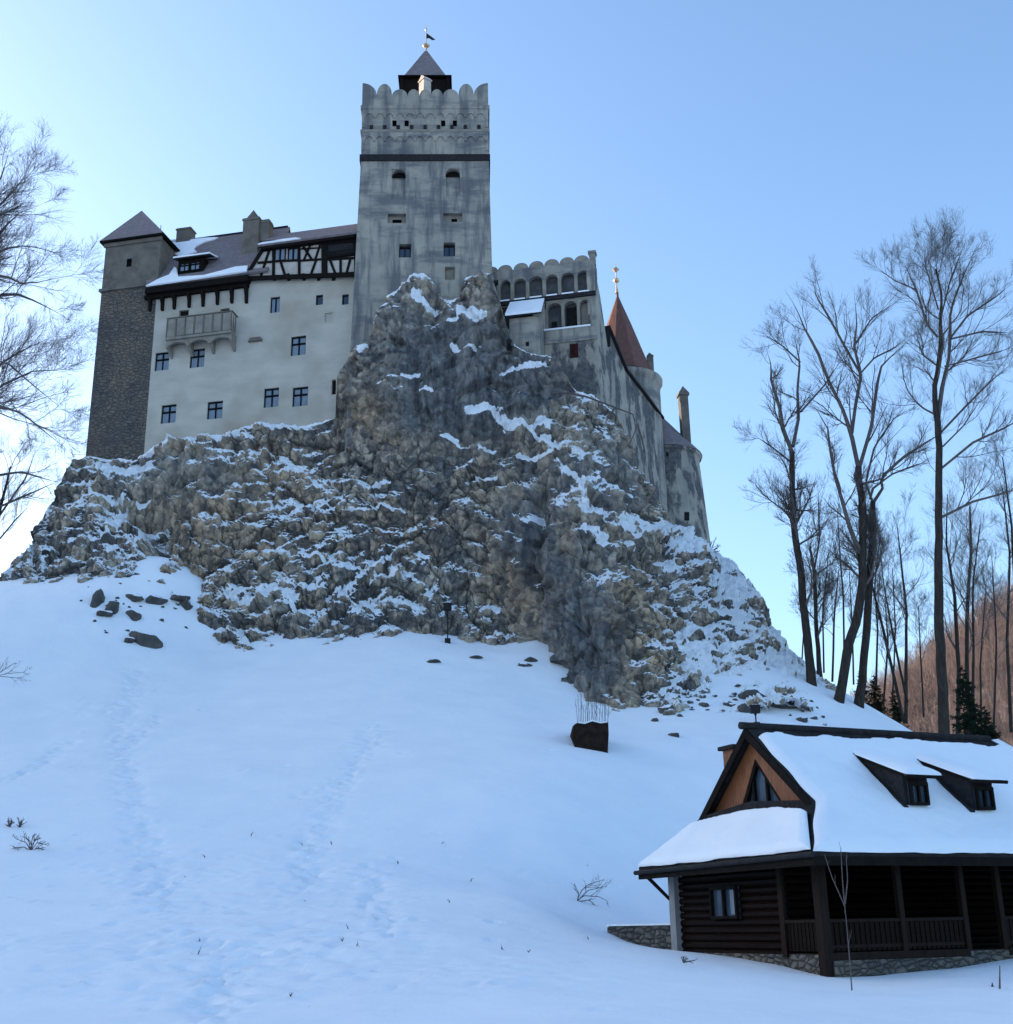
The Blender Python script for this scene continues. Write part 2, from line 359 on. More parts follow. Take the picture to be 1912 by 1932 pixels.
def ground_z(XY):
    z = ground_rbf(XY); r = np.maximum(np.abs(XY[:, 0]-8)/85, np.abs(XY[:, 1]-62)/68)
    t = sst(.85, 1.25, r); z = np.clip(z, -3, 30); return z*(1-t)+t*(-3)
def gz(x, y): return float(ground_z(np.array([[x, y]]))[0])
def gpt(px, py):
    """point where the view ray meets the snow"""
    lo = None; d = ray(px, py); d = d/d[1]; Ys = np.linspace(12, 140, 900); Q = CP[None]+d[None]*Ys[:, None]
    dz = Q[:, 2]-ground_z(Q[:, :2]); i = int(np.argmax(dz < 0)); 
    return Q[i]
def axis(a, b, step, lo, hi):
    c = list(np.arange(a, b, step)); x = c[-1]; s = step
    while x < hi: s *= 1.35; x += s; c.append(x)
    x = c[0]; s = step
    while x > lo: s *= 1.35; x -= s; c.insert(0, x)
    return np.array(c)
xs = axis(-46, 42, .15, -4000, 4000); ys = axis(20, 92, .16, -4000, 5000)
X, Y = np.meshgrid(xs, ys); Q = np.c_[X.ravel(), Y.ravel()]
Z = ground_z(Q)
near = sst(1.2, .9, np.maximum(np.abs(Q[:, 0]-8)/85, np.abs(Q[:, 1]-62)/68))
P3 = np.c_[Q, np.zeros(len(Q))]
Z = Z + near*(.22*fbm(P3*.12, 3, 5) + .05*fbm(P3*.6, 3, 8))
# trodden tracks and trampled places
def gtrack(pl): return np.array([gpt(*p)[:2] for p in pl])
tracks = [([(262, 1270), (240, 1330), (225, 1400), (240, 1480), (262, 1560), (290, 1640), (320, 1720)], .5), ([(300, 1350), (240, 1410)], .3), ([(0, 1480), (80, 1440), (130, 1400)], .35),
          ([(705, 1370), (680, 1430), (630, 1500), (590, 1590), (570, 1680)], .5), ([(570, 1500), (640, 1470)], .35), ([(700, 1640), (715, 1760)], .4), ([(430, 1830), (400, 1932)], .4)]
lump = fbm(P3*2.2, 2, 31); L2 = fbm(P3*4.5, 2, 33)
for pl, wd in tracks:
    d = segdist(Q, gtrack(pl)); k = sst(wd*2.2, wd*.4, d)
    Z += k*(-.06+.13*lump+.07*L2)
for px, py, r in [(500, 1660, 5), (300, 1780, 4), (560, 1780, 4), (690, 1400, 1.6), (180, 1340, 2), (380, 1850, 3), (900, 1850, 3)]:
    c = gpt(px, py); k = np.exp(-((Q-c[:2])**2).sum(1)/(r*r)); Z += k*(.10*np.minimum(lump, .15)+.05*L2)
nx, ny = len(xs), len(ys)
rf_ = random.Random(8); ZZ_ = Z.reshape(ny, nx)
def dent(x, y, r, dp):
    i0, i1 = np.searchsorted(xs, [x-r*3, x+r*3]); j0, j1 = np.searchsorted(ys, [y-r*3, y+r*3])
    if i1 <= i0 or j1 <= j0: return
    gx, gy = np.meshgrid(xs[i0:i1]-x, ys[j0:j1]-y); q = (gx**2+gy**2)/(r*r); ZZ_[j0:j1, i0:i1] += dp*(-np.exp(-q)+.45*np.exp(-(np.sqrt(q)-1.5)**2*3))
for pl, wd in tracks:
    g_ = gtrack(pl); s_ = np.r_[0, np.cumsum(np.linalg.norm(np.diff(g_, axis=0), axis=1))]; side = 1
    for d_ in np.arange(0, s_[-1], .42):
        side = -side; dent(np.interp(d_, s_, g_[:, 0])+side*.13+rf_.uniform(-.1, .1), np.interp(d_, s_, g_[:, 1])+rf_.uniform(-.1, .1), rf_.uniform(.13, .2), rf_.uniform(.05, .12))
for i in range(240):
    px_, py_ = (rf_.gauss(430, 230), rf_.gauss(1730, 100)) if i < 170 else (rf_.uniform(0, 1250), rf_.uniform(1300, 1930))
    if py_ < 1930 and px_ < 1200: c_ = gpt(px_, py_); dent(c_[0], c_[1], rf_.uniform(.12, .22), rf_.uniform(.04, .12))
Z = ZZ_.ravel()
I = (np.arange(ny-1)[:, None]*nx+np.arange(nx-1)[None]).ravel(); FQ = np.c_[I, I+1, I+nx+1, I+nx]
tag(raw_mesh('snow_slope', np.c_[Q, Z], FQ, MT['gsnow']), kind='structure')
GGRID = (xs, ys, Z.reshape(ny, nx))
def gzd(x, y):
    xs, ys, ZZ = GGRID; i = np.clip(np.searchsorted(xs, x)-1, 0, len(xs)-2); j = np.clip(np.searchsorted(ys, y)-1, 0, len(ys)-2)
    a = (x-xs[i])/(xs[i+1]-xs[i]); b = (y-ys[j])/(ys[j+1]-ys[j])
    return float(ZZ[j, i]*(1-a)*(1-b)+ZZ[j, i+1]*a*(1-b)+ZZ[j+1, i]*(1-a)*b+ZZ[j+1, i+1]*a*b)

# ---------------------------------------------------------------- the cliff
TOP = [(-200, 1135, 100), (-60, 1112, 98), (0, 1098, 97), (20, 1066, 98), (42, 1045, 99), (62, 1035, 99), (68, 1000, 100), (100, 942, 101.5), (118, 900, 102), (135, 868, 103), (165, 858, 104), (205, 868, 103.6), (250, 872, 103.2), (285, 850, 103), (330, 832, 102.6),
       (380, 826, 102.2), (430, 818, 101.8), (470, 806, 101.5), (500, 799, 101.2), (560, 806, 100.7), (600, 798, 100.3), (632, 788, 99.8), (637, 735, 99), (642, 700, 98.8), (672, 655, 98.8), (692, 645, 98.6), (712, 605, 98.8), (738, 560, 98.8), (765, 535, 99), (782, 516, 99.3), (800, 514, 99.3),
       (815, 532, 99.2), (832, 560, 98.8), (850, 570, 98.6), (868, 560, 98.6), (880, 530, 98.8), (905, 518, 99), (925, 520, 99), (940, 560, 98.4), (952, 600, 97.6), (966, 645, 97), (1000, 665, 96.8), (1040, 672, 96.6), (1065, 700, 96.6), (1090, 735, 96.6), (1130, 752, 96.8), (1165, 778, 97.3),
       (1185, 830, 98), (1200, 870, 98.8), (1225, 930, 100.5), (1250, 985, 103), (1290, 1008, 107), (1340, 1036, 112), (1375, 1055, 110), (1405, 1085, 106), (1430, 1125, 102), (1455, 1180, 99), (1490, 1225, 96), (1530, 1262, 93), (1570, 1298, 91), (1600, 1325, 90)]
MID = [(640, 1050, 93.5), (640, 900, 97), (800, 700, 97), (800, 850, 95.8), (800, 1000, 94), (750, 620, 97.8), (880, 620, 97.8), (900, 1000, 93.6), (900, 900, 95), (1000, 1000, 90.5), (1010, 800, 95.3), (1000, 900, 93.5), (1040, 1100, 86.5), (1060, 1180, 84), (1130, 1250, 82), (1130, 1100, 85.5),
       (1200, 1100, 88.5), (1200, 950, 95), (1300, 1150, 91), (1250, 1250, 83), (1400, 1200, 89), (1300, 1060, 98), (220, 1000, 97), (200, 930, 100), (290, 980, 98.5), (400, 1000, 95.5), (400, 900, 99), (340, 1050, 94), (60, 1060, 96), (110, 1000, 98.5), (560, 1130, 91.5), (760, 1120, 92), (930, 1130, 91.5), (470, 1130, 92), (1200, 1250, 81.5)]
ctl = [(x, y, d) for x, y, d in TOP+CONT+MID]
crbf = RBF([(a, b) for a, b, c in ctl], [c for a, b, c in ctl], 2e-3)
NXc, NYc, NB = 1130, 400, 14
px = np.linspace(-190, 1590, NXc)
ty = np.interp(px, [t[0] for t in TOP], [t[1] for t in TOP]); by = np.interp(px, [t[0] for t in CONT], [t[1] for t in CONT])+45
by = np.maximum(by, ty+30)
t = np.linspace(0, 1, NYc)
kk = np.exp(-np.linspace(-3, 3, 161)**2); kk /= kk.sum(); tsm = np.convolve(np.pad(ty, 80, 'edge'), kk, 'valid'); tsm = np.convolve(np.pad(tsm, 80, 'edge'), kk, 'valid')
bsm = np.convolve(np.pad(by, 80, 'edge'), kk, 'valid')
PX = np.repeat(px[None], NYc, 0); q_ = (1-t[:, None])
PY = bsm[None]+(tsm-bsm)[None]*q_+(ty-tsm)[None]*q_**5+(by-bsm)[None]*(1-q_)**3
D = crbf(np.c_[PX.ravel(), PY.ravel()])
cy = by-45; over = np.clip(PY-cy[None], 0, 60).ravel()
V = pYa(PX.ravel(), PY.ravel(), D)
# below the contact the rock carries on down almost vertically
topd = np.interp(px, [t_[0] for t_ in TOP], [t_[2] for t_ in TOP])
Vg = V.reshape(NYc, NXc, 3)
# the back of the crag: rows going away from the top edge, level under the castle
back = []
for k in range(NB, 0, -1):
    s = 13*(k/NB)**1.6; e = Vg[0].copy(); e[:, 1] += s
    out = sst(1300, 1400, px)+sst(180, 120, px); e[:, 2] -= .35*s*out; e[:, 2] += .3*np.minimum(s, 1.0)*(1-out)
    back.append(e)
Vg = np.concatenate([np.array(back), Vg], 0); NR = Vg.shape[0]
PXf = np.concatenate([np.repeat(px[None], NB, 0), PX], 0).ravel(); PYf = np.concatenate([np.repeat(ty[None], NB, 0), PY], 0).ravel()
def normals(Vg):
    du = np.gradient(Vg, axis=1); dv = np.gradient(Vg, axis=0); n = np.cross(dv, du); n /= np.linalg.norm(n, axis=2)[..., None]+1e-9
    return n
n0 = normals(Vg).reshape(-1, 3); V = Vg.reshape(-1, 3)
if n0[:, 1].mean() > 0: n0 = -n0
Qp = np.c_[PXf, PYf]
def blob(x, y, rx, ry): return np.exp(-((Qp[:, 0]-x)/rx)**2-((Qp[:, 1]-y)/ry)**2)
# smooth massive limestone (pinnacle, buttress) against blocky rubble elsewhere
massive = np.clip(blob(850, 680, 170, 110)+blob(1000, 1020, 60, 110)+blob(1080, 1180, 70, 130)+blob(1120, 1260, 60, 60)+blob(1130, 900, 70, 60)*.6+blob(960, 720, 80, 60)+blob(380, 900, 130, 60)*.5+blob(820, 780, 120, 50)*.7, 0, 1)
W = V+.35*np.c_[fbm(V*.35, 3, 11), fbm(V*.35, 3, 12), fbm(V*.35, 3, 13)]
an = np.array([1, 1, .42]); V_an = W*(1-massive[:, None])+(W*an)*massive[:, None]
W = W+.9*np.c_[fbm(V*.13, 2, 14), fbm(V*.13, 2, 15), fbm(V*.13, 2, 16)]+.14*np.c_[fbm(V*1.5, 2, 17), fbm(V*1.5, 2, 18), fbm(V*1.5, 2, 19)]
A1, A2, Aid = worley(W*np.array([.33, .33, .30]), 1)
B1, B2, Bid = worley(W*np.array([.95, .95, .95]), 2)
C1, C2, Cid = worley(W*np.array([2.0, 2.0, 2.3]), 3)
ridged = 1-np.abs(fbm(V*np.array([.5, .5, .11]), 4, 41))*2.2
disp = 1.1*fbm(V*.11, 4, 21)+(1-.6*massive)*.50*(np.minimum((A2-A1)*1.6, .7)+.7*(Aid-.5))+(1-.8*massive)*.40*(np.minimum((B2-B1)*1.8, .6)+1.1*(Bid-.5)*sst(.0, .25, B2-B1))+.15*(1-.7*massive)*(np.minimum((C2-C1)*2, .8)+.7*(Cid-.5)*sst(0, .2, C2-C1))
disp += massive*(.55*ridged-.2)+(1-massive)*.35*(ridged-.5)+.22*fbm(V*1.4, 4, 51)+massive*.28*fbm(V*np.array([1.2, 1.2, .3]), 5, 61, .65)
disp += (1-.75*blob(1430, 1230, 170, 150))*((.42+.35*massive)*facets(W*np.array([.42, .42, .32]), 5)+.26*facets(W*np.array([.95, .95, .8]), 6)+.10*facets(W*2.1, 7))
disp -= np.median(disp)
# caves and overhang shadows
for x, y, rx, ry, a in [(270, 960, 60, 22, 2.4), (300, 1010, 30, 40, 2.6), (355, 1110, 25, 70, 1.2), (1012, 960, 14, 60, 1.3), (450, 1185, 60, 10, .8), (1000, 1060, 12, 60, 1.0)]: disp -= a*blob(x, y, rx, ry)
# snow-holding ledges
LEDGE = [([(780, 560), (815, 580), (850, 592), (880, 590), (912, 606)], 11), ([(838, 608), (862, 606)], 8), ([(852, 655), (880, 662), (915, 664)], 7), ([(712, 726), (760, 710), (790, 700)], 5), ([(740, 735), (800, 732), (820, 742)], 5),
         ([(950, 704), (990, 688), (1030, 680), (1048, 675)], 8), ([(955, 575), (985, 582)], 3), ([(890, 770), (930, 782), (960, 800), (1000, 815), (1040, 840), (1090, 862)], 13), ([(1000, 815), (1030, 790), (1034, 830)], 9), ([(808, 825), (850, 822), (880, 838), (930, 850), (980, 862), (1040, 860)], 8),
         ([(1050, 880), (1090, 900), (1100, 940)], 7), ([(1108, 962), (1150, 970), (1210, 1000), (1260, 1015), (1335, 1045)], 16), ([(1100, 1000), (1140, 1010), (1200, 1030)], 10), ([(1150, 920), (1170, 935)], 7), ([(620, 905), (680, 915), (730, 905)], 5), ([(650, 965), (720, 950), (760, 960)], 4),
         ([(690, 985), (760, 1000), (840, 1010)], 4), ([(500, 1045), (600, 1050), (640, 1080)], 5), ([(430, 1120), (470, 1140), (540, 1110), (560, 1160)], 8), ([(700, 1100), (760, 1085), (800, 1110)], 5), ([(880, 905), (940, 900)], 4), ([(300, 840), (350, 832), (440, 826)], 9), ([(440, 815), (500, 806), (580, 812)], 10),
         ([(190, 885), (240, 900), (290, 890)], 14), ([(180, 930), (240, 950)], 9), ([(260, 935), (300, 950)], 6), ([(190, 1010), (250, 1020), (280, 1005)], 7), ([(270, 870), (330, 838)], 7), ([(680, 660), (695, 648)], 6), ([(735, 560), (765, 536)], 4), ([(880, 526), (915, 516)], 4), ([(700, 610), (716, 604)], 6)]
led = np.zeros(len(V))
jit = 13*np.c_[fbm(V*.7, 3, 71), fbm(V*.7, 3, 72)]
for pl, wd in LEDGE:
    d = segdist(Qp+jit, pl); led = np.maximum(led, sst(wd*1.25, wd*.35, d)*sst(-.30, -.04, fbm(V*.6, 4, 73)))
    disp += .035*wd*np.exp(-(segdist(Qp+jit-np.array([0, wd*.8]), pl)/(wd*1.1))**2)
edge = sst(0, 10, PYf-np.repeat(ty[None], NR, 0).ravel()); isb = (np.arange(NR) < NB)[:, None]*np.ones((1, NXc)); isb = isb.ravel()
front = 1-isb
disp *= (.35+.65*edge)*np.where(isb > 0, .5, 1)
V = V+n0*disp[:, None]
Vg = V.reshape(NR, NXc, 3)
n1 = normals(Vg).reshape(-1, 3)
if n1[:, 1].mean() > 0: n1 = -n1
def blur(A, r):
    for ax in (0, 1):
        P_ = np.pad(A, [(r+1, r) if q == ax else (0, 0) for q in range(3)], 'edge'); c_ = np.cumsum(P_, ax); w_ = 2*r+1
        A = (np.take(c_, np.arange(w_, c_.shape[ax]), ax)-np.take(c_, np.arange(0, c_.shape[ax]-w_), ax))/w_
    return A
n2_ = normals(blur(Vg, 5)).reshape(-1, 3)
if n2_[:, 1].mean() > 0: n2_ = -n2_
# regional snow cover
reg = .33*blob(1370, 1150, 150, 130)-.75*blob(1370, 1170, 140, 130)*np.clip(fbm(V*.75, 3, 95)*2.2-.05, 0, 1)+.3*blob(1330, 1260, 190, 60)+.32*blob(220, 930, 70, 90)+.22*blob(600, 930, 160, 60)+.22*blob(600, 1100, 250, 70)+.14*blob(900, 1080, 120, 60)+.28*blob(1170, 950, 90, 60)+.25*blob(480, 830, 170, 28)+.15*blob(1100, 860, 80, 60)
reg += .34*blob(1200, 1000, 80, 26)+.25*blob(1290, 1045, 60, 26)
reg -= .55*blob(1090, 1170, 85, 130)+.5*blob(820, 690, 120, 60)+.3*blob(780, 820, 100, 40)+.2*blob(380, 920, 60, 40)+.35*blob(1215, 1180, 55, 110)+.4*blob(1140, 1290, 70, 60)
flat = .35*n1[:, 2]+.72*n2_[:, 2]
snow = sst(.50, .72, flat+reg*.62+.30*fbm(V*.26, 4, 91)+.035-.05*massive)
snow = np.maximum(snow, led*sst(-.35, .05, n2_[:, 2]))
# snow banked against the foot of the crag
snow = np.clip(snow, 0, 1)*.55+.22
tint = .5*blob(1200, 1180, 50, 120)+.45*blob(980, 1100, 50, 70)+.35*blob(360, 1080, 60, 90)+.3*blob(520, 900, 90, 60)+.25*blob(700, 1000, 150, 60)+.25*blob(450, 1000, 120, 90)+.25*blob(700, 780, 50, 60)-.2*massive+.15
cell = np.clip(.5+1.5*(.25*(Aid-.5)+.5*(Bid-.5)+.6*(Cid-.5)), 0, 1)*(1-massive*.6)+massive*.25
crack = np.minimum(np.minimum(np.minimum((A2-A1)*2.5, (B2-B1)*1.3), (C2-C1)*.9+.03)+massive*.16, 1)
I = (np.arange(NR-1)[:, None]*NXc+np.arange(NXc-1)[None]).ravel(); FQ = np.c_[I, I+NXc, I+NXc+1, I+1]
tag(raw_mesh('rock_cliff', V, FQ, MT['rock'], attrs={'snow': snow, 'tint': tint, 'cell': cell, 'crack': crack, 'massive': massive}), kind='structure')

# ================================================================== BUILDERS FOR WALLS
def wallgrid(mb, fr, u0, u1, z0, z1, holes, k, depth=.35, fmap=None, d=0, kr=None):
    us = sorted(set([u0, u1]+[h[0] for h in holes]+[h[1] for h in holes])); zs = sorted(set([z0, z1]+[h[2] for h in holes]+[h[3] for h in holes]))
    us = [u for u in us if u0 <= u <= u1]; zs = [z for z in zs if z0 <= z <= z1]
    g = (lambda u, dd, z: fr(*fmap(u, dd, z))) if fmap else fr
    inh = lambda u, z: any(h[0] < u < h[1] and h[2] < z < h[3] for h in holes)
    for a, b in zip(us[:-1], us[1:]):
        for c, e in zip(zs[:-1], zs[1:]):
            if not inh((a+b)/2, (c+e)/2): mb.poly([g(a, d, c), g(b, d, c), g(b, d, e), g(a, d, e)], k)
    for a, b, c, e in [h[:4] for h in holes]:
        q = [(a, c), (b, c), (b, e), (a, e)]
        for i in range(4):
            p, r = q[i], q[(i+1) % 4]; mb.poly([g(p[0], d, p[1]), g(p[0], d+depth, p[1]), g(r[0], d+depth, r[1]), g(r[0], d, r[1])], kr or k)
def frpx(fr, x0, y0, x1, y1, d=0):
    """pixel rectangle -> local rectangle on the facade"""
    a = fr.hit(x0, y0, d); b = fr.hit(x1, y1, d); c = fr.hit(x0, y1, d); e = fr.hit(x1, y0, d)
    return ((a[0]+c[0])/2, (b[0]+e[0])/2, (b[1]+c[1])/2, (a[1]+e[1])/2)
def window(parent, fr, r, d=.22, mull=1, trans=.62, fk='darkwood', gk='glass', t=.07, name='window', curtains=True):
    u0, u1, z0, z1 = r; mb = MB(); m_ = .002
    mb.box(fr, u0+m_, u1-m_, d+.05, d+.09, z0+m_, z1-m_, gk)
    for a, b, c, e in [(u0+.001, u0+t, z0+.001, z1-.001), (u1-t, u1-.001, z0+.001, z1-.001), (u0+t, u1-t, z0+.001, z0+t), (u0+t, u1-t, z1-t*1.3, z1-.001)]: mb.box(fr, a, b, d-.06, d+.048, c, e, fk)
    for i in range(mull):
        c = u0+(u1-u0)*(i+1)/(mull+1); mb.box(fr, c-t*.5, c+t*.5, d-.05, d+.047, z0+t, z1-t*1.3, fk)
    if trans:
        zt = z0+(z1-z0)*trans; mb.box(fr, u0+t, u1-t, d-.08, d+.046, zt-t*.8, zt+t*.8, fk)
    if curtains and mull:
        for i in range(mull+1):
            a = u0+(u1-u0)*i/(mull+1)+t*1.2; b = u0+(u1-u0)*(i+1)/(mull+1)-t*1.2; top = (z0+(z1-z0)*trans) if trans else z1
            mb.box(fr, a, b, d+.020, d+.040, z0+t*1.5, top-t*1.5, 'curtain')
            if trans: mb.box(fr, a+.03, b-.03, d+.021, d+.041, top+t*1.6, z1-t*2.2, 'curtain')
    return mb.build(name, parent)
def arc(u0, u1, zs, h, n=8):
    c = (u0+u1)/2; r = (u1-u0)/2
    return [(c-r*math.cos(math.pi*i/n), zs+h*math.sin(math.pi*i/n)) for i in range(n+1)]
def archplate(mb, fr, u0, u1, zt, zs, h, d0, d1, k, leg=0.0, n=8):
    """plate with a round arch cut from its lower side"""
    a = arc(u0+leg, u1-leg, zs, h, n)
    pts = [(u0, zt), (u0, zs)]+a+[(u1, zs), (u1, zt)]
    P = [pts[0]]
    for q in pts[1:]:
        if abs(q[0]-P[-1][0])+abs(q[1]-P[-1][1]) > 1e-5: P.append(q)
    # split in two halves so that each stays simple
    c = (u0+u1)/2; L = [p for p in P if p[0] <= c+1e-6]+[(c, zt)]; Rr = [(c, zt)]+[p for p in P if p[0] >= c-1e-6]
    vec = np.array(fr(0, d1, 0))-np.array(fr(0, d0, 0))
    mb.slab([fr(u, d0, z) for u, z in L], vec, k); mb.slab([fr(u, d0, z) for u, z in Rr], vec, k)
def beam(mb, fr, p1, p2, wpx, d0, d1, k):
    """timber between two photo points on the facade"""
    a = fr.pt(*p1, d0); b = fr.pt(*p2, d0); t = b-a; t /= np.linalg.norm(t); s = np.cross(t, fr.n); s /= np.linalg.norm(s); h = wpx*.5*np.linalg.norm(a-CP)/FP
    mb.slab([a-s*h, b-s*h, b+s*h, a+s*h], fr.n*(d1-d0), k)
def polypx(fr, pts, d=0): return [fr.pt(x, y, d) for x, y in pts]

# ================================================================== CASTLE
castle = empty('castle', (-7, 104, 40), 'pale walled castle with tall square tower and red cone spire on the snowy crag', 'castle')
FW = Fr(pY(672, 600, 100.6)[:2], -12)      # wing facade; u=0 at the great tower, negative to the left
FT = Fr(pY(800, 400, 100)[:2], 1.5)       # great tower front; u=0 in its middle
FL = Fr(pY(240, 700, 105.2)[:2], -12)      # west stone tower
FA = Fr(pY(928, 560, 101.0)[:2], -12)      # arcaded part right of the tower

# ---- great tower
rb = FT.hit(681.5, 297); re = FT.hit(922.5, 293); u0t, u1t = rb[0], re[0]; zb1 = (rb[1]+re[1])/2
zlow = 34.0
ll = FT.hit(671, 500); rr = FT.hit(928.5, 500); kl = (ll[0]-u0t)/(zb1-ll[1]); kr_ = (rr[0]-u1t)/(zb1-rr[1])
DT = 11.5
def tmap(u, d, z):
    if z >= zb1: return u, d, z
    g = (zb1-z); f = (u-u0t)/(u1t-u0t); e = kl*g*(1-f)+kr_*g*f; bd = -.03*g
    return u+e, d+bd*(1-d/DT*2), z
tow = MB()
holesT = []
TA = [frpx(FT, 740, 319.5, 766.5, 337), frpx(FT, 841, 317, 868, 335)]
TB = [frpx(FT, 734, 405, 768, 423), frpx(FT, 837, 403.5, 872, 421)]
TC = [frpx(FT, 756, 463, 778, 489), frpx(FT, 837.5, 460, 858.5, 487)]
TP = [frpx(FT, 741, 337, 766, 377), frpx(FT, 842, 335, 868, 370)]
ND = [frpx(FT, 840, 507, 858, 532)]
holesT = TA+TB+TC+ND+[(a, b, c, e) for a, b, c, e in TP]
wallgrid(tow, FT, u0t, u1t, zlow, zb1, holesT, 'tplaster', .6, tmap)
for q in TP+ND:   # blind panels, recessed
    a, b, c, e = q; dd = .14 if q in TP else .4
    tow.slab([FT(*tmap(a+.003, dd, c+.003)), FT(*tmap(b-.003, dd, c+.003)), FT(*tmap(b-.003, dd, e)), FT(*tmap(a+.003, dd, e))], FT.n*.3, 'tplaster' if q in TP else 'lightstone')
for a, b, c, e in TA: archplate(tow, Fr(FT(0, 0, 0)[:2], 1.5), a+.002, b-.002, e-.002, e-(e-c)*.45, (e-c)*.42, .02, .5, 'tplaster', .03)
for k, (a, b, c, e) in enumerate(TB):
    w_ = b-a; x0 = a+w_*(.25 if k == 0 else .42); x1 = a+w_*(.75 if k == 0 else .72)
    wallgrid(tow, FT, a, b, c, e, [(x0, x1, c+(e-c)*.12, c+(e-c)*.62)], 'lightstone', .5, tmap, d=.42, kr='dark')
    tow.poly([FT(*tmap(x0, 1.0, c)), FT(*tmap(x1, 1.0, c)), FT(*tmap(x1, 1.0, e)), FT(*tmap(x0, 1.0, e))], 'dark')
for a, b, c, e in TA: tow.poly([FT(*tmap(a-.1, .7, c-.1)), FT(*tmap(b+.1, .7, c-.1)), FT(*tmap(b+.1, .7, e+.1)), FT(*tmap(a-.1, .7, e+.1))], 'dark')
SIDES = [(0, 0), (1, 0), (1, 1), (0, 1)]
def tc(i, j, z, e=0):
    u = u1t+e if i else u0t-e; d = DT+e if j else -e
    if z < zb1:
        uu, dd, _ = tmap(u1t if i else u0t, DT if j else 0, z); return FT(uu, dd, z)
    return FT(u, d, z)
for a, b in ((1, 2), (2, 3), (3, 0)):
    A, Bc = SIDES[a], SIDES[b]; tow.poly([tc(*A, zlow), tc(*Bc, zlow), tc(*Bc, zb1), tc(*A, zb1)], 'tplaster')
zs2 = FT.hit(800, 247)[1]; zs3 = FT.hit(800, 203)[1]; ztop = FT.hit(686, 158)[1]; zmid = FT.hit(800, 180)[1]
PW = .55
# upper storeys as a hollow box
holes2 = [frpx(FT, x-4, 227, x+4, 238) for x in (744.5, 767.5, 836.5, 858.5)]
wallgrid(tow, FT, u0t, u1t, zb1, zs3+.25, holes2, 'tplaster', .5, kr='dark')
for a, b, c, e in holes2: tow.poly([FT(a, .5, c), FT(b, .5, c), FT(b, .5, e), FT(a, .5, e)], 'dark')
for a, b in ((1, 2), (2, 3), (3, 0)):
    A, Bc = SIDES[a], SIDES[b]; tow.poly([tc(*A, zb1), tc(*Bc, zb1), tc(*Bc, zs3+.25), tc(*A, zs3+.25)], 'tplaster')
tow.poly([FT(u0t, 0, zs3+.2), FT(u1t, 0, zs3+.2), FT(u1t, DT, zs3+.2), FT(u0t, DT, zs3+.2)], 'lightstone')
TW = tow.build('great_tower', castle)
def ring(mb, z0, z1, e, k, ww=.3):
    for i in range(4):
        A, Bc = SIDES[i], SIDES[(i+1) % 4]; a0 = tc(*A, max(z0, zb1), e); b0 = tc(*Bc, max(z0, zb1), e); t_ = (b0-a0)/np.linalg.norm(b0-a0); nn = np.array([-t_[1], t_[0], 0])
        a0 = a0.copy(); b0 = b0-t_*(e+ww); a0[2] = b0[2] = z0; mb.slab([a0, b0, b0+[0, 0, z1-z0], a0+[0, 0, z1-z0]], nn*(e+ww), k)
mb = MB(); ring(mb, FT.hit(800, 304)[1], FT.hit(800, 292)[1], .13, 'shingle'); mb.build('string_course', TW)
mb = MB(); ring(mb, zs2-.16, zs2+.12, .12, 'lightstone'); mb.build('string_course', TW)
mb = MB(); ring(mb, zs3-.2, zs3+.2, .14, 'tplaster'); mb.build('string_course', TW)
mb = MB()
for zt, drop, n in ((zs3-.22, .95, 12), (zs2-.18, .95, 12)):
    wd = (u1t-u0t-.5)/n
    for i in range(n): archplate(mb, FT, u0t+.25+i*wd, u0t+.25+(i+1)*wd, zt, zt-drop, .5, -.10, -.004, 'tplaster', .10)
    mb.box(FT, u0t, u0t+.249, -.10, -.004, zt-2.0, zt, 'tplaster'); mb.box(FT, u1t-.249, u1t, -.10, -.004, zt-2.0, zt, 'tplaster')
for i in range(9):
    u = u0t+.9+i*(u1t-u0t-1.8)/8; mb.box(FT, u-.16, u+.16, -.09, -.003, zs2+.14, zs2+.62, 'shingle')
mb.build('arched_frieze', TW)
# merlons
mer = MB()
def merlon(mb, a, b, inward, zt, zc, h, half=0):
    t_ = b-a; L = np.linalg.norm(t_); t_ = t_/L
    pts = []
    n = 10
    if half == 0: pts = [(L/2-L/2*math.cos(math.pi*i/n), zc+h*math.sin(math.pi*i/n)) for i in range(n+1)]
    elif half == 1: pts = [(0, zc+h)]+[(L*math.sin(math.pi/2*i/n), zc+h*math.cos(math.pi/2*i/n)) for i in range(1, n+1)]
    else: pts = [(L-L*math.cos(math.pi/2*i/n), zc+h*math.sin(math.pi/2*i/n)) for i in range(n+1)]
    P = [a+t_*u+np.array([0, 0, z-a[2]]) for u, z in [(0, zt)]+pts+[(L, zt)]]
    P2 = [P[0]]
    for q in P[1:]:
        if np.linalg.norm(q-P2[-1]) > 1e-4: P2.append(q)
    mb.slab(P2, inward*.45, 'tplaster')
ztz = zs3+.205; hT = ztop-ztz
fr_ = [0, .115, .235, .36, .455, .545, .64, .765, .885, 1]
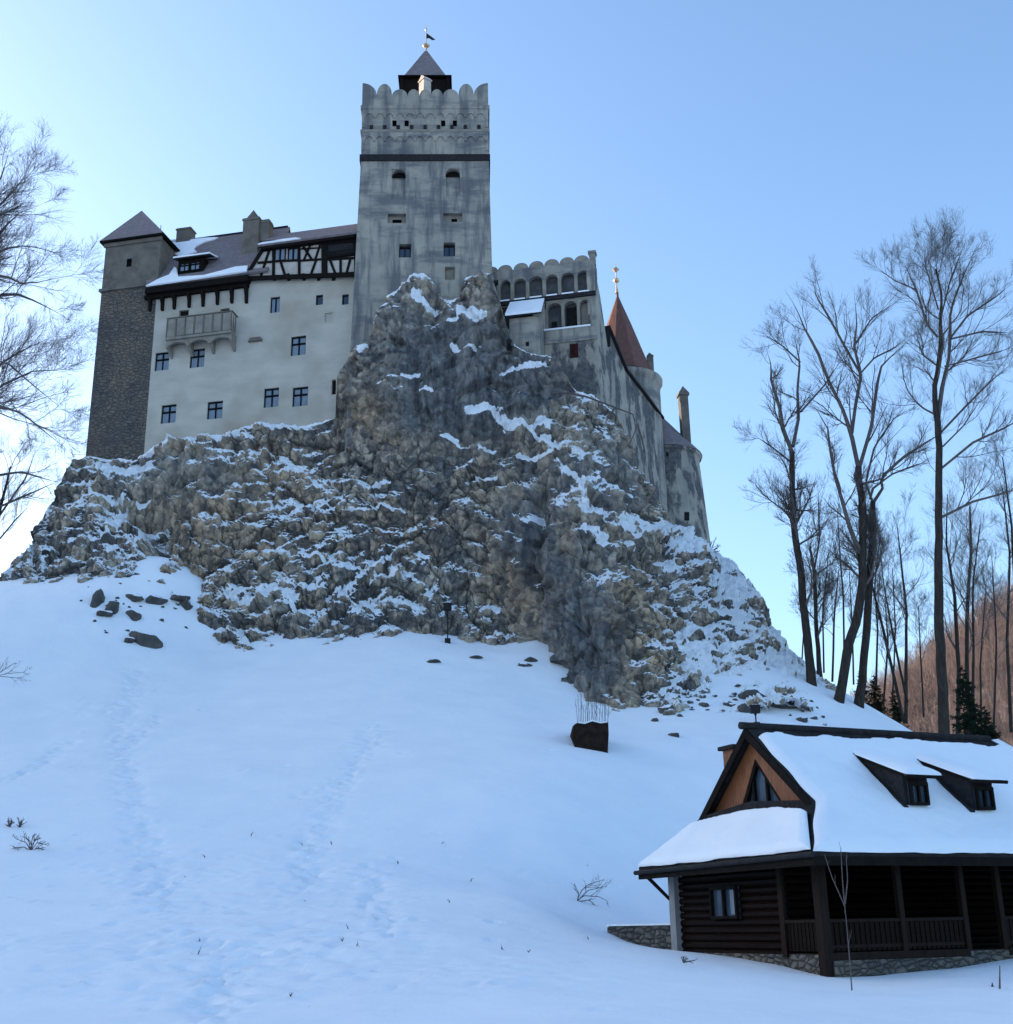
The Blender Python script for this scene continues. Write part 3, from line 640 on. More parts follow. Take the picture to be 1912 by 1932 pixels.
for i in range(4):
    A, Bc = SIDES[i], SIDES[(i+1) % 4]; a = tc(*A, ztz, .02); b = tc(*Bc, ztz, .02); t_ = (b-a)/np.linalg.norm(b-a); L = np.linalg.norm(b-a); inw = np.array([-t_[1], t_[0], 0])
    for j in range(9):
        p = a+t_*L*fr_[j]; q = a+t_*L*fr_[j+1]
        if i in (1, 3) and j in (0,): p = p+t_*.46
        if i in (1, 3) and j == 8: q = q-t_*.46
        if i in (0, 2):
            pass
        if j in (0, 8): merlon(mer, p, q, inw, ztz, ztz+hT*.45, hT*.58, 1 if j == 0 else 2)
        elif j in (1, 7): merlon(mer, p, q, inw, ztz, ztz+hT*.5, hT*.5)
        else: merlon(mer, p, q, inw, ztz, ztz+hT*.42, hT*.33)
mer.build('battlement', TW)
for a, b, c, e in TC:
    f2 = Fr(FT(*tmap(0, 0, (c+e)/2))[:2], 1.5); f2.O = FT.O+FT.n*tmap(0, 0, (c+e)/2)[1]; g = tmap(a, 0, (c+e)/2)[0]-a
    window(TW, f2, (a+g+.0, b+g-.0, c, e-.25), .3, 1, None, curtains=False)
# tower roof on a low dark storey
cu = FT.hit(804, 150)[0]; cd = DT/2
zr0 = FT.hit(804, 165, cd)[1]; ze = (FT.hit(757, 144, cd-2.4)[1]); zap = FT.hit(804.3, 97, cd)[1]
hw = (FT.hit(850.5, 140, cd-2.4)[0]-FT.hit(753.3, 143.5, cd-2.4)[0])/2
cu = (FT.hit(850.5, 140, cd-2.4)[0]+FT.hit(753.3, 143.5, cd-2.4)[0])/2
mb = MB(); cw = hw*.9
for su in (-1, 1):
    for sd in (-1, 1): mb.box(FT, cu+su*cw-.14, cu+su*cw+.14, cd+sd*cw-.14, cd+sd*cw+.14, zs3+.21, ze+.1, 'darkwood')
mb.box(FT, cu-cw+.15, cu+cw-.15, cd-cw+.15, cd+cw-.15, zs3+.21, ze+.1, 'darkwood')
LT = mb.build('lantern_storey', TW)
mb = MB()
prof = [(hw+.1, ze-.08), (hw+.1, ze), (hw*.80, ze+.45), (hw*.42, ze+(zap-ze)*.55), (.12, zap)]
def sqlayer(r, z): return [FT(cu-r, cd-r, z), FT(cu+r, cd-r, z), FT(cu+r, cd+r, z), FT(cu-r, cd+r, z)]
Ls = [sqlayer(*p) for p in prof]
for i in range(len(Ls)-1):
    for j in range(4): mb.poly([Ls[i][j], Ls[i][(j+1) % 4], Ls[i+1][(j+1) % 4], Ls[i+1][j]], 'darkwood' if i == 0 else 'roof')
mb.poly(Ls[0][::-1], 'darkwood'); mb.poly(Ls[-1], 'roof')
mb.build('pyramid_roof', TW)
mb = MB(); c = FT(cu, cd, 0); k_ = lambda y: FT.hit(804, y, cd)[1]
mb.lathe(c, [(.16, zap-.3), (.09, k_(90)), (.08, k_(89.5)), (.26, k_(88)), (.38, k_(86)), (.26, k_(84)), (.06, k_(82)), (.04, k_(58)), (.12, k_(56)), (.04, k_(53)), (.015, k_(45))], 12, 'gold')
vz = k_(69)
mb.slab([FT(cu+.05, cd, vz+.45), FT(cu+.35, cd, vz+.2), FT(cu+.95, cd, vz-.35), FT(cu+.6, cd, vz-.4), FT(cu+.3, cd, vz-.15), FT(cu+.05, cd, vz-.2)], FT.n*.04, 'iron')
mb.build('weather_vane', TW)
mb = MB(); fc = Fr(FT(FT.hit(802, 170, 1.5)[0], 1.6, 0)[:2], -52)
zc0, zc1 = zs3+.21, FT.hit(802, 150, 1.6)[1]
mb.box(fc, -.42, .42, -.42, .42, zc0, zc1, 'panel'); mb.box(fc, -.5, .5, -.5, .5, zc1-.3, zc1-.15, 'panel')
mb.slab([fc(-.42, -.42, zc1), fc(.42, -.42, zc1), fc(0, -.42, zc1+.35)], fc.n*.84, 'panel')
mb.build('chimney', TW)

# ---- west stone tower
def wl(x, y): return FL.hit(x, y)
ua = wl(192, 546)[0]; ub = FL.hit(300, 500)[0]; zse = wl(200, 457)[1]; zst = wl(230, 543.5)[1]
mb = MB(); dl = 7.0
for z0, z1, k in ((30, zst, 'rubble'), (zst, zse, 'stone')):
    hl = [frpx(FL, 239, 488, 248.5, 503)] if k == 'stone' else []
    wallgrid(mb, FL, ua, ub, z0, z1, hl, k, .4, kr='dark')
    for p, q in (((ub, 0), (ub, dl)), ((ub, dl), (ua, dl)), ((ua, dl), (ua, 0))): mb.poly([FL(*p, z0), FL(*q, z0), FL(*q, z1), FL(*p, z1)], k)
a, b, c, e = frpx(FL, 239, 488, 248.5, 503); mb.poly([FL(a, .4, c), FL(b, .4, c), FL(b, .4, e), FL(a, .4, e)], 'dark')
WT = mb.build('stone_tower', castle)
mb = MB(); e = .2
mb.box(FL, ua-e, ub+e, -e, 0, zst-.15, zst+.12, 'stone'); mb.box(FL, ua-e, ua, .001, dl, zst-.15, zst+.12, 'stone'); mb.box(FL, ub, ub+e, .001, dl, zst-.15, zst+.12, 'stone'); mb.build('string_course', WT)
mb = MB(); e = .45; zq = zse-.05; um = (ua+ub)/2; apx = FL.hit(267.5, 397, 0)
# apex above the middle of the tower
zap2 = FL.hit(267.5, 397, dl/2)[1]; uap = FL.hit(267.5, 397, dl/2)[0]
base = [FL(ua-e, -e, zq), FL(ub+e, -e, zq), FL(ub+e, dl+e, zq), FL(ua-e, dl+e, zq)]; ap = FL(uap, dl/2, zap2)
for i in range(4): mb.poly([base[i], base[(i+1) % 4], ap], 'roof')
b2 = [p-[0, 0, .18] for p in base]
for i in range(4): mb.poly([b2[i], b2[(i+1) % 4], base[(i+1) % 4], base[i]], 'darkwood')
mb.poly(b2[::-1], 'darkwood'); mb.build('pyramid_roof', WT)
mb = MB(); mb.box(FL, ua-.15, ub+.15, -.15, -.002, zse-.62, zse-.24, 'stone'); mb.build('cornice', WT)

# ---- wing
wg = MB(); uwl = FW.hit(264, 700)[0]; uwr = .6
uh = FW.hit(468, 520)[0]
zeA = FW.hit(370, 545)[1]; zeB = FW.hit(570, 518)[1]
WINS = [frpx(FW, 498, 732, 526, 768), frpx(FW, 552, 730, 581, 766), frpx(FW, 304, 763.5, 332, 798), frpx(FW, 391, 757, 420, 790), frpx(FW, 292.5, 664.5, 319, 698.5), frpx(FW, 358.5, 658, 386, 693), frpx(FW, 549, 634, 577, 670)]
WSM = [frpx(FW, 510, 560, 528, 589.5)]
WTI = [frpx(FW, 596, 556, 609.5, 575), frpx(FW, 645.5, 555, 658, 574.5)]
BD = [frpx(FW, 338, 585, 356, 598), frpx(FW, 416, 582, 433, 592)]
NI = [frpx(FW, 613, 590, 627, 606)]
SL = [frpx(FW, 626, 716, 634, 744)]
wallgrid(wg, FW, uwl, uwr, 32, zeB, WINS+WSM+WTI+BD+NI+SL, 'plaster', .3)
wg.poly([FW(uwl, 0, 32), FW(uwl, 0, zeB), FW(uwl, 9, zeB), FW(uwl, 9, 32)], 'plaster')
wg.poly([FW(uwl, 9, 32), FW(uwl, 9, zeB), FW(uwr, 9, zeB), FW(uwr, 9, 32)], 'plaster')
for a, b, c, e in NI+SL+BD: wg.poly([FW(a, .12 if (a, b, c, e) in NI else .3, c), FW(b, .12 if (a, b, c, e) in NI else .3, c), FW(b, .12 if (a, b, c, e) in NI else .3, e), FW(a, .12 if (a, b, c, e) in NI else .3, e)], 'plaster' if (a, b, c, e) in NI else 'dark')
# small stone ledge
r = frpx(FW, 470, 640, 496, 645); wg.slab([FW(r[0], 0, r[2]), FW(r[1], 0, r[2]), FW((r[0]+r[1])/2+.5, 0, r[3]+.1), FW((r[0]+r[1])/2-.5, 0, r[3]+.1)], -FW.n*.25, 'stone')
WG = wg.build('plastered_wing', castle)
for r in WINS: window(WG, FW, r, .2)
for r in WSM: window(WG, FW, r, .2, 1, None, curtains=True)
for r in WTI: window(WG, FW, r, .2, 0, None, curtains=False)
# low wing roof: eave to ridge
dE, dR = -.75, 4.6
eL = FW.hit(276, 541, dE); eR = FW.hit(466, 512, dE); zE = (eL[1]+FW.hit(380, 526, dE)[1]+eR[1])/3
zR = (FW.hit(330, 452, dR)[1]+FW.hit(440, 447.5, dR)[1])/2
uE0 = FW.hit(276, 541, dE)[0]; uR0 = FW.hit(306, 455, dR)[0]; uE1 = FW.hit(466, 512, dE)[0]; uR1 = FW.hit(510, 446, dR)[0]
def RP(u, s, off=0):
    """point on the low roof, s=0 eave, 1 ridge; off above it"""
    d = dE+(dR-dE)*s; z = zE+(zR-zE)*s; nn = math.atan2(zR-zE, dR-dE)
    return FW(u, d-off*math.sin(nn), z+off*math.cos(nn))
nr = np.cross(RP(1, 0)-RP(0, 0), RP(0, 1)-RP(0, 0)); nr /= np.linalg.norm(nr); nr = nr if nr[2] > 0 else -nr
def rpx(x, y, off=0): return hitpl(x, y, RP(0, 0)+nr*off, nr)
mb = MB(); T = .18
mb.slab([RP(uE0, 0), RP(uE1+2, 0), RP(uR1+2, 1), RP(uR0-2.2, 1)], -nr*T, 'roof')
mb.slab([RP(uR0-2.2, 1), RP(uR1+2, 1), FW(uR1+2, dR*2+1.5, zE-.4), FW(uR0-2.2, dR*2+1.5, zE-.4)], -np.array([0, 0, T]), 'roof')
RF = mb.build('wing_roof', WG)
mb = MB()
mb.slab([rpx(*p) for p in [(276, 541), (300, 528), (320, 520), (330, 505), (334, 508), (337, 524), (385, 521), (420, 512), (445, 505), (468, 503), (466, 513), (380, 526)]], nr*.14, 'snow')
mb.build('snow', RF); mb = MB()
mb.slab([rpx(*p) for p in [(309, 455), (345, 452), (412, 449), (404, 453), (385, 458), (370, 466), (366, 472), (372, 476), (340, 486), (330, 480), (318, 474), (312, 466)]], nr*.12, 'snow')
mb.build('snow', RF)
mb = MB(); mb.tube([FW(uR0-2.0, dR, zR+.05), FW(uR1+1.8, dR, zR+.05)], .13, 'shingle', 6); mb.build('ridge_tiles', RF)
# fascia and bracket struts
mb = MB(); zF = FW.hit(370, 540, dE)[1]
mb.box(FW, uE0-.1, uE1+.1, dE, -.002, zF-.05, zE-.23, 'darkwood'); mb.box(FW, uwl, uE1, -.35, -.001, zF-.42, zF-.051, 'darkwood'); mb.build('eave_beam', WG)
for x, y in [(285, 588), (308, 587), (330.5, 584), (358.5, 581), (384.7, 579), (411.8, 575.6), (438.9, 572.8), (466.3, 572.8)]:
    u = FW.hit(x, y-12)[0]; zb = FW.hit(x, y)[1]; mb = MB()
    mb.slab([FW(u-.13, -.001, zb), FW(u-.13, -.22, zb+.1), FW(u-.13, -.30, zb+.7), FW(u-.13, -.68, zF-.43), FW(u-.13, -.001, zF-.43)], FW.u*.26, 'darkwood'); mb.build('bracket', WG)
# dormer
mb = MB(); DD = .15
pl = frpx(FW, 336, 489, 384, 523, DD)
sl = (zR-zE)/(dR-dE); dback = lambda z: dE+(z-zE)/sl
u0, u1, z0, z1 = pl; z0 = max(z0, zE+sl*(DD-dE)-.1)
mb.slab([FW(u0, DD, z0), FW(u0, DD, z1), FW(u0, dback(z1)+.2, z1), FW(u0, dback(z0)+.2, z0)], FW.u*(u1-u0), 'darkwood')
DM = mb.build('dormer', WG)
ww = (u1-u0)
for k in (0, 1): window(DM, FW, (u0+ww*(.1+.42*k), u0+ww*(.46+.42*k), z0+.28, z0+1.15), DD-.12, 1, .7, t=.05)
mb = MB(); a_ = .35
zt_ = z1; mb.slab([FW(u0-a_, DD-.45, zt_-.05), FW(u1+a_+.4, DD-.45, zt_-.05), FW(u1+a_+.4, dback(zt_+.7)+.3, zt_+.75), FW(u0-a_, dback(zt_+.7)+.3, zt_+.75)], [0, 0, .12], 'shingle')
mb.slab([FW(u0-a_, DD-.47, zt_+.075), FW(u1+a_+.4, DD-.47, zt_+.075), FW(u1+a_+.5, DD+1.2, zt_+.5), FW(u1*.5+u0*.5, DD+.9, zt_+.42), FW(u0-a_, DD+1.4, zt_+.52)], [0, 0, .16], 'snow'); mb.build('dormer_roof', DM)
# chimneys
mb = MB(); dc = dR-.3; a, b, c, e = frpx(FW, 333, 429, 359, 452, dc); mb.box(FW, a, b, dc, dc+1.1, c-1.5, e, 'stone'); mb.box(FW, a-.08, b+.08, dc-.08, dc+1.18, e-.22, e-.08, 'stone'); mb.build('chimney', WG)
mb = MB(); dc = 1.7; a, b, c, e = frpx(FW, 457, 410, 487, 500, dc)
mb.box(FW, a, b, dc, dc+1.2, zE+.5, e, 'stone'); mb.box(FW, a-.07, b+.0, dc-.1, dc+1.25, e-.3, e-.1, 'stone')
mb.slab([FW(a+.25, dc+.1, e), FW(b-.1, dc+.1, e), FW((a+b)/2+.15, dc+.1, e+.85)], FW.n*1.0, 'stone')
a2, b2_, c2, e2_ = frpx(FW, 487, 414, 504.5, 480, dc); mb.box(FW, b+.002, b2_, dc+.25, dc+1.2, zE+.8, e2_+.15, 'stone'); mb.box(FW, b+.003, b2_+.06, dc+.2, dc+1.25, e2_-.2, e2_-.02, 'stone')
mb.build('chimney', WG)
mb = MB(); p = FW.pt(301, 460, 3); mb.tube([p, p+[0, 0, 2.1]], .035, 'iron', 5); mb.build('antenna', WG)
# half timbered storey
dH = -.35
mb = MB()
outl = [(490, 458), (676, 446), (676, 512), (462, 526)]
mb.slab(polypx(FW, [(500, 460), (675, 447), (675, 514), (462, 524)], dH), FW.n*2.5, 'panel')
HT = mb.build('half_timbered_storey', WG)
mb = MB(); Zx = lambda zx, zy: (391.9+zx*.1892, 385.9+zy*.1892)
bd = dH-.10; d1 = dH-.002
def tb(x0, y0, x1, y1, wz): beam(mb, FW, Zx(x0, y0), Zx(x1, y1), wz*.1892, bd, d1, 'darkwood')
bd = dH-.14; tb(355, 735, 1482, 690, 46); tb(520, 395, 1482, 335, 75); tb(548, 440, 372, 722, 34)
bd = dH-.12; tb(655, 410, 655, 712, 26); tb(910, 380, 912, 700, 26); tb(1160, 350, 1165, 700, 58); tb(1476, 330, 1470, 690, 22)
bd = dH-.10; tb(495, 578, 655, 566, 22); tb(668, 562, 905, 552, 22); tb(925, 556, 1135, 542, 20); tb(1190, 545, 1460, 530, 22)
bd = dH-.08; tb(612, 455, 528, 712, 24); tb(728, 570, 770, 705, 24); tb(1082, 550, 1030, 690, 24); tb(930, 380, 1040, 548, 24); tb(1035, 370, 960, 548, 22); tb(1120, 400, 1072, 545, 22); tb(1050, 400, 930, 402, 14)
tb(1220, 550, 1270, 680, 24); tb(1325, 548, 1325, 680, 24); tb(1420, 545, 1385, 680, 24); tb(930, 440, 1130, 428, 14)
mb.build('timber_frame', HT)
mb = MB()   # dark gallery opening right of the thick post
a, b, c, e = frpx(FW, Zx(1192, 350)[0], Zx(1192, 350)[1], Zx(1468, 540)[0], Zx(1468, 528)[1], bd)
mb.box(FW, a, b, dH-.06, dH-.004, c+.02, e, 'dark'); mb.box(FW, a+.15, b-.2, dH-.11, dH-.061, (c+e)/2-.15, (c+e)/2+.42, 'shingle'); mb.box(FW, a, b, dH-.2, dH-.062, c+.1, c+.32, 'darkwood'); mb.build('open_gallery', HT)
for x0, x1 in ((667, 778), (800, 906)):
    p = Zx(x0, 432); q = Zx(x1, 560); r = frpx(FW, p[0], p[1], q[0], q[1], bd); window(HT, FW, r, dH-.06, 1, None, t=.09)
for zx in (670, 815, 965, 1110, 1260):
    p = FW.hit(*Zx(zx, 750)); mb = MB(); mb.slab([FW(p[0]-.15, -.003, p[1]-.1), FW(p[0]-.15, -.18, p[1]+.02), FW(p[0]-.15, -.42, p[1]+.45), FW(p[0]-.15, -.003, p[1]+.45)], FW.u*.3, 'darkwood'); mb.build('bracket', HT)
# its roof
dE2, dR2 = -1.0, 3.4
e0 = FW.hit(487, 455, dE2); e1 = FW.hit(676, 443, dE2); zE2 = (e0[1]+e1[1])/2; r0 = FW.hit(503, 440, dR2); r1 = FW.hit(676, 426.5, dR2); zR2 = (r0[1]+r1[1])/2
mb = MB(); n2 = np.cross(FW.u, FW(0, dR2, zR2)-FW(0, dE2, zE2)); n2 /= np.linalg.norm(n2); n2 = n2 if n2[2] > 0 else -n2
mb.slab([FW(e0[0], dE2, zE2), FW(e1[0]+.1, dE2, zE2), FW(e1[0]+.1, dR2, zR2), FW(r0[0], dR2, zR2)], -n2*.2, 'roof')
mb.slab([FW(r0[0], dR2, zR2), FW(e1[0]+.1, dR2, zR2), FW(e1[0]+.1, 8.5, zE2-.5), FW(e0[0], 8.5, zE2-.5)], [0, 0, -.2], 'roof')
mb.slab([FW(e0[0], dE2, zE2), FW(e0[0]+4.2, dE2, zE2), FW(e0[0]+3.4, dE2+.75, zE2+.75*(zR2-zE2)/(dR2-dE2)), FW(e0[0]+.35, dE2+.95, zE2+.95*(zR2-zE2)/(dR2-dE2))], n2*.1, 'snow')
mb.build('gallery_roof', WG)
mb = MB(); mb.slab([FW(e0[0]-.6, dH+2.4, zE2-.1), FW(e0[0]-.6, dR2, zR2-.35), FW(e0[0]-.6, dR2, zeB+.3), FW(e0[0]-.6, dH+2.4, zeB+.3)], FW.u*(-e0[0]+.6), 'darkwood'); mb.box(FW, e0[0]+.3, 0, dE2+.12, dH+2.2, zE2-.42, zE2-.02, 'darkwood'); mb.build('attic_wall', WG)
# balcony
mb = MB(); PB = -1.25
bl = FW.hit(312, 640, PB); br = FW.hit(435.5, 630, PB); ztR = (FW.hit(312, 597, PB)[1]+FW.hit(434, 589, PB)[1])/2; zdk = (FW.hit(312, 634, PB)[1]+FW.hit(434, 626, PB)[1])/2
ul, ur = bl[0], br[0]
mb.box(FW, ul, ur, PB, -.002, zdk-.22, zdk, 'lightstone')
BL = mb.build('balcony', WG)
mb = MB(); mb.box(FW, ul-.04, ur+.04, PB-.04, PB+.10, ztR-.1, ztR, 'stone'); mb.box(FW, ul-.03, ul+.09, PB+.101, -.003, ztR-.1, ztR, 'stone'); mb.box(FW, ur-.09, ur+.03, PB+.101, -.003, ztR-.1, ztR, 'stone')
nb = 7
for i in range(nb+1):
    u = ul+(ur-ul-.1)*i/nb; mb.box(FW, u, u+.1, PB, PB+.1, zdk+.002, ztR-.1, 'stone')
    if i < nb:
        a = u+.13; b = u+(ur-ul-.1)/nb-.03; mb.box(FW, a, b, PB+.03, PB+.06, zdk+.1, ztR-.16, 'lightstone')
for dd in (PB+.45, PB+.85): mb.box(FW, ul, ul+.05, dd, dd+.08, zdk, ztR-.1, 'stone'); mb.box(FW, ur-.05, ur, dd, dd+.08, zdk, ztR-.1, 'stone')
mb.build('railing', BL)
mb = MB(); na = 3; wa = (ur-ul)/na
for i in range(na): archplate(mb, FW, ul+i*wa, ul+(i+1)*wa, zdk-.23, zdk-.95, .5, PB+.2, PB+.45, 'lightstone', .12)
for i in range(na+1):
    u = ul+i*wa; u = min(max(u, ul+.12), ur-.12); mb.slab([FW(u-.12, PB+.46, zdk-.23), FW(u-.12, -.003, zdk-.23), FW(u-.12, -.003, zdk-1.6), FW(u-.12, PB+.46, zdk-.95)], FW.u*.24, 'lightstone')
mb.build('corbel_arches', BL)

# ---- arcaded part right of the great tower
Z6 = lambda zx, zy: (874.3+zx*.2523, 452.2+zy*.2523)
def F6(zx, zy, d=0): return FA.hit(*Z6(zx, zy), d)
ar = F6(985, 300)[0]; al = -1.0
zL = (F6(310, 245)[1]+F6(900, 195)[1])/2; zS = (F6(300, 445)[1]+F6(960, 410)[1])/2; zF1 = (F6(300, 478)[1]+F6(960, 440)[1])/2; zS2 = (F6(620, 672)[1]+F6(950, 650)[1])/2
mb = MB(); dr = .7
mb.box(FA, al, ar, 0, dr, zL-.5, zL+.35, 'tplaster')
mb.box(FA, al, ar, dr+.001, 1.7, 34, zL+.3, 'recess_shade'); mb.box(FA, al, ar-.3, 1.701, 7.5, 34, zS2-2, 'tplaster'); mb.box(FA, al, ar-.001, .001, dr, zF1-.1, zS-.02, 'tplaster'); 
mb.box(FA, al, ar, 0, dr, 34, zS2-.08, 'mottled'); mb.box(FA, F6(960, 500)[0], ar, 0, dr, zS2-.08, zF1-.1, 'tplaster'); mb.box(FA, F6(925, 300)[0], ar, .001, dr, zS-.02, zL-.5, 'tplaster')
AR = mb.build('arcaded_wing', castle)
mb = MB(); cx = [F6(x, 165) for x in (205, 310, 430, 545, 660, 775, 885)]
us = [c[0] for c in cx]; stp = (us[-1]-us[1])/5
for i, u in enumerate(us):
    r = stp*.49; pts = arc(u-r, u+r, zL+.35, .62, 12); mb.slab([FA(a, .05, b) for a, b in [(u-r, zL-.1)]+pts+[(u+r, zL-.1)]][0:], FA.n*.5, 'lightstone')
a, b = F6(945, 180)[0], F6(988, 180)[0]; mb.box(FA, a, b, -.03, .6, zL-.1, F6(960, 90)[1], 'lightstone'); mb.box(FA, a-.1, b+.1, -.13, .7, F6(960, 100)[1], F6(960, 84)[1], 'lightstone'); mb.build('battlement', AR)
mb = MB()   # upper arcade
cols = [F6(x, 350)[0] for x in (262, 365, 480, 605, 720, 843, 960)]
for a, b in zip(cols[:-1], cols[1:]): archplate(mb, FA, a, b, zL-.51, zL-1.05, .45, .02, .5, 'tplaster', .15)
for u in cols: mb.box(FA, u-.15, u+.15, .03, .42, zS, zL-1.05, 'lightstone')
mb.build('arcade', AR)
mb = MB(); mb.box(FA, al, ar+.02, -.22, -.001, zF1, zS-.02, 'shingle'); mb.build('string_course', AR)
mb = MB()
for a, b in zip(cols[:-1], cols[1:]):
    mb = MB(); mb.box(FA, a+.2, b-.22, -.2, .6, zS-.019, zS+.12, 'snow'); mb.build('snow', AR)
mb = MB(); a, b = F6(605, 660)[0], F6(955, 655)[0]; mb.box(FA, a, b, -.2, .6, zS2-.079, zS2+.06, 'snow'); mb.build('snow', AR)
mb = MB()   # lower arcade
c2 = [F6(x, 560)[0] for x in (620, 745, 862, 962)]
for a, b in zip(c2[:-1], c2[1:]): archplate(mb, FA, a, b, zF1-.1, zF1-.75, .5, .02, .6, 'lightstone', .12)
for u in c2: mb.box(FA, u-.13, u+.13, .03, .5, zS2+.06, zF1-.75, 'lightstone')
mb.box(FA, c2[0]-1.2, c2[0]-.131, .03, .65, zS2-.08, zF1-.1, 'plaster')
mb.build('arcade', AR)
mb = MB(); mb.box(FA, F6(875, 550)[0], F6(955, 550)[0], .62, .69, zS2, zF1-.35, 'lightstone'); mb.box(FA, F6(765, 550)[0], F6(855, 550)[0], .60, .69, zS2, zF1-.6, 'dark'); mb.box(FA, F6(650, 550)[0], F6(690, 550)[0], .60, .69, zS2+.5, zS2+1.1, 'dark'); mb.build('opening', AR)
mb = MB(); r = frpx(FA, *Z6(800, 780), *Z6(860, 882)); mb.box(FA, r[0], r[1], -.09, -.001, r[2], r[3], 'redwood'); mb.box(FA, (r[0]+r[1])/2-.02, (r[0]+r[1])/2+.02, -.11, -.091, r[2], r[3], 'darkwood'); mb.build('shutter', AR)
mb = MB(); zz = F6(850, 690)[1]; mb.box(FA, F6(612, 690)[0], ar+.01, -.10, -.001, zz-.9, zS2-.081, 'tplaster'); mb.build('plaster_band', AR)
# small snowy lean-to
mb = MB(); dL = -2.2; a, b = FA.hit(*Z6(345, 600), dL)[0], FA.hit(*Z6(570, 600), dL)[0]; zl = (FA.hit(*Z6(345, 590), dL)[1]+FA.hit(*Z6(570, 560), dL)[1])/2
mb.box(FA, a, b, dL, -.002, 36, zl-.05, 'tplaster'); hh = FA.hit(*Z6(480, 780), dL); mb.box(FA, hh[0]-.15, hh[0]+.15, dL-.02, dL-.001, hh[1]-.2, hh[1]+.2, 'dark')
LN = mb.build('lean_to', AR)
mb = MB(); zu = zF1-.15; mb.slab([FA(a-.3, dL-.35, zl-.05), FA(b+.25, dL-.35, zl-.05), FA(b+.15, -.23, zu), FA(a-.3, -.23, zu)], [0, 0, .15], 'shingle'); mb.slab([FA(a-.3, dL-.37, zl+.101), FA(b+.25, dL-.37, zl+.101), FA(b+.15, -.24, zu+.151), FA(a-.3, -.24, zu+.151)], [0, 0, .22], 'snow'); mb.build('snowy_roof', LN)

# ---- east flank running back and the buildings behind it
FE = Fr((FA(ar, 0, 0))[:2], 66)
def fe(x, y): return FE.hit(x, y)
prof = [(1124, 512), (1146.5, 620), (1146.8, 668), (1172, 693), (1180, 699), (1250, 792), (1250, 985), (1250, 1030)]
top = []
for x, y in [(1121.8, 502), (1133, 560), (1146.3, 618), (1147, 655), (1180, 700), (1215, 745), (1249, 791)]: top.append(fe(x, y))
um = top[-1][0]
tz = sorted([(max(0, u), z) for u, z in top])
mb = MB()
q = [(0, 33)]+tz+[(um+3.5, 33)]
mb.slab([FE(max(u, 0.0), .0, z) for u, z in [(0, 33)]+tz+[(um, 33)]], FE.n*.8, 'mottled')
EF = mb.build('east_flank', castle)
mb = MB()
a, b = fe(1172, 692), fe(1249, 791)
for p, q_ in zip(tz[2:-1], tz[3:]): mb.slab([FE(p[0], -.28, p[1]), FE(q_[0], -.28, q_[1]), FE(q_[0], -.28, q_[1]+.2), FE(p[0], -.28, p[1]+.2)], FE.n*1.1, 'shingle')
mb.build('coping', EF)
# round tower with cone spire
YC = 116.5; ax = pY(1163, 560, YC)
cc = pY(1168, 712, YC); CX = ax[0]+.15; CY = YC
def zAt(x, y, Yd=YC): return float(pY(x, y, Yd)[2])
def rAt(x, y): return float(pY(x, y, YC)[0]-CX)
zb_ = zAt(1238, 714); rB = rAt(1239, 714); zp = zAt(1160.6, 546)
mb = MB(); nn = 10
prof = [(rB+.05, zb_-.12), (rB, zb_)]
for x, y in [(1222, 682), (1206, 645), (1191, 610), (1177, 580), (1168, 560)]: prof.append((rAt(x, y), zAt(x, y)))
prof.append((.08, zp))
mb.lathe((CX, CY), prof, nn, 'redroof')
RT = MB(); rW = rAt(1247, 760); zc_ = zAt(1250, 728)
RT.lathe((CX, CY), [(rW, 36), (rW, zc_-.5), (rW+.28, zc_), (rW+.3, zc_+.35), (rW-.1, zc_+.5), (rW-.5, zb_-.1)], 32, 'tplaster')
RTo = RT.build('round_tower', castle, smooth=False); mb.build('cone_spire', RTo)
mb = MB(); g = lambda y: zAt(1160, y)
mb.lathe((CX-.05, CY), [(.2, zp-.45), (.1, zp+.1), (.06, g(535)), (.3, g(531)), (.33, g(529)), (.2, g(526)), (.05, g(524)), (.05, g(514)), (.22, g(511)), (.36, g(508.5)), (.2, g(506)), (.04, g(503)), (.02, g(494))], 10, 'gold'); mb.build('finial', RTo)
mb = MB(); Yc = 115.0; p = pY(1229, 700, Yc); mb.box(Fr((p[0], Yc), 0), -.3, .3, 0, .6, p[2]-2.5, pY(1229, 671, Yc)[2], 'stone'); z_ = pY(1229, 671, Yc)[2]; mb.slab([(p[0]-.36, Yc-.05, z_), (p[0]+.36, Yc-.05, z_), (p[0]-.1, Yc-.05, z_+.35)], (0, .7, 0), 'stone'); mb.build('chimney', RTo)
# rounded bastion at the east end
YB = 120.0; pr = pY(1320, 880, YB); pl_ = pY(1240, 900, YB); rb_ = 3.9; BX = float(pr[0]-rb_)
zbt = float(pY(1322, 866, YB)[2]); zbb = float(pY(1343, 1040, YB)[2])-2; ex = float(pY(1342, 1035, YB)[0]-pr[0])
mb = MB(); mb.lathe((BX, YB), [(rb_+ex*1.15, zbb), (rb_, zbt-.9), (rb_+.02, zbt-.35), (rb_+.25, zbt-.2), (rb_+.27, zbt+.05), (rb_, zbt+.12)], 28, 'mottled')
ES = mb.build('bastion', castle)
mb = MB(); zr_ = float(pY(1250, 792, YB)[2]); zr2 = float(pY(1300, 836, YB)[2])
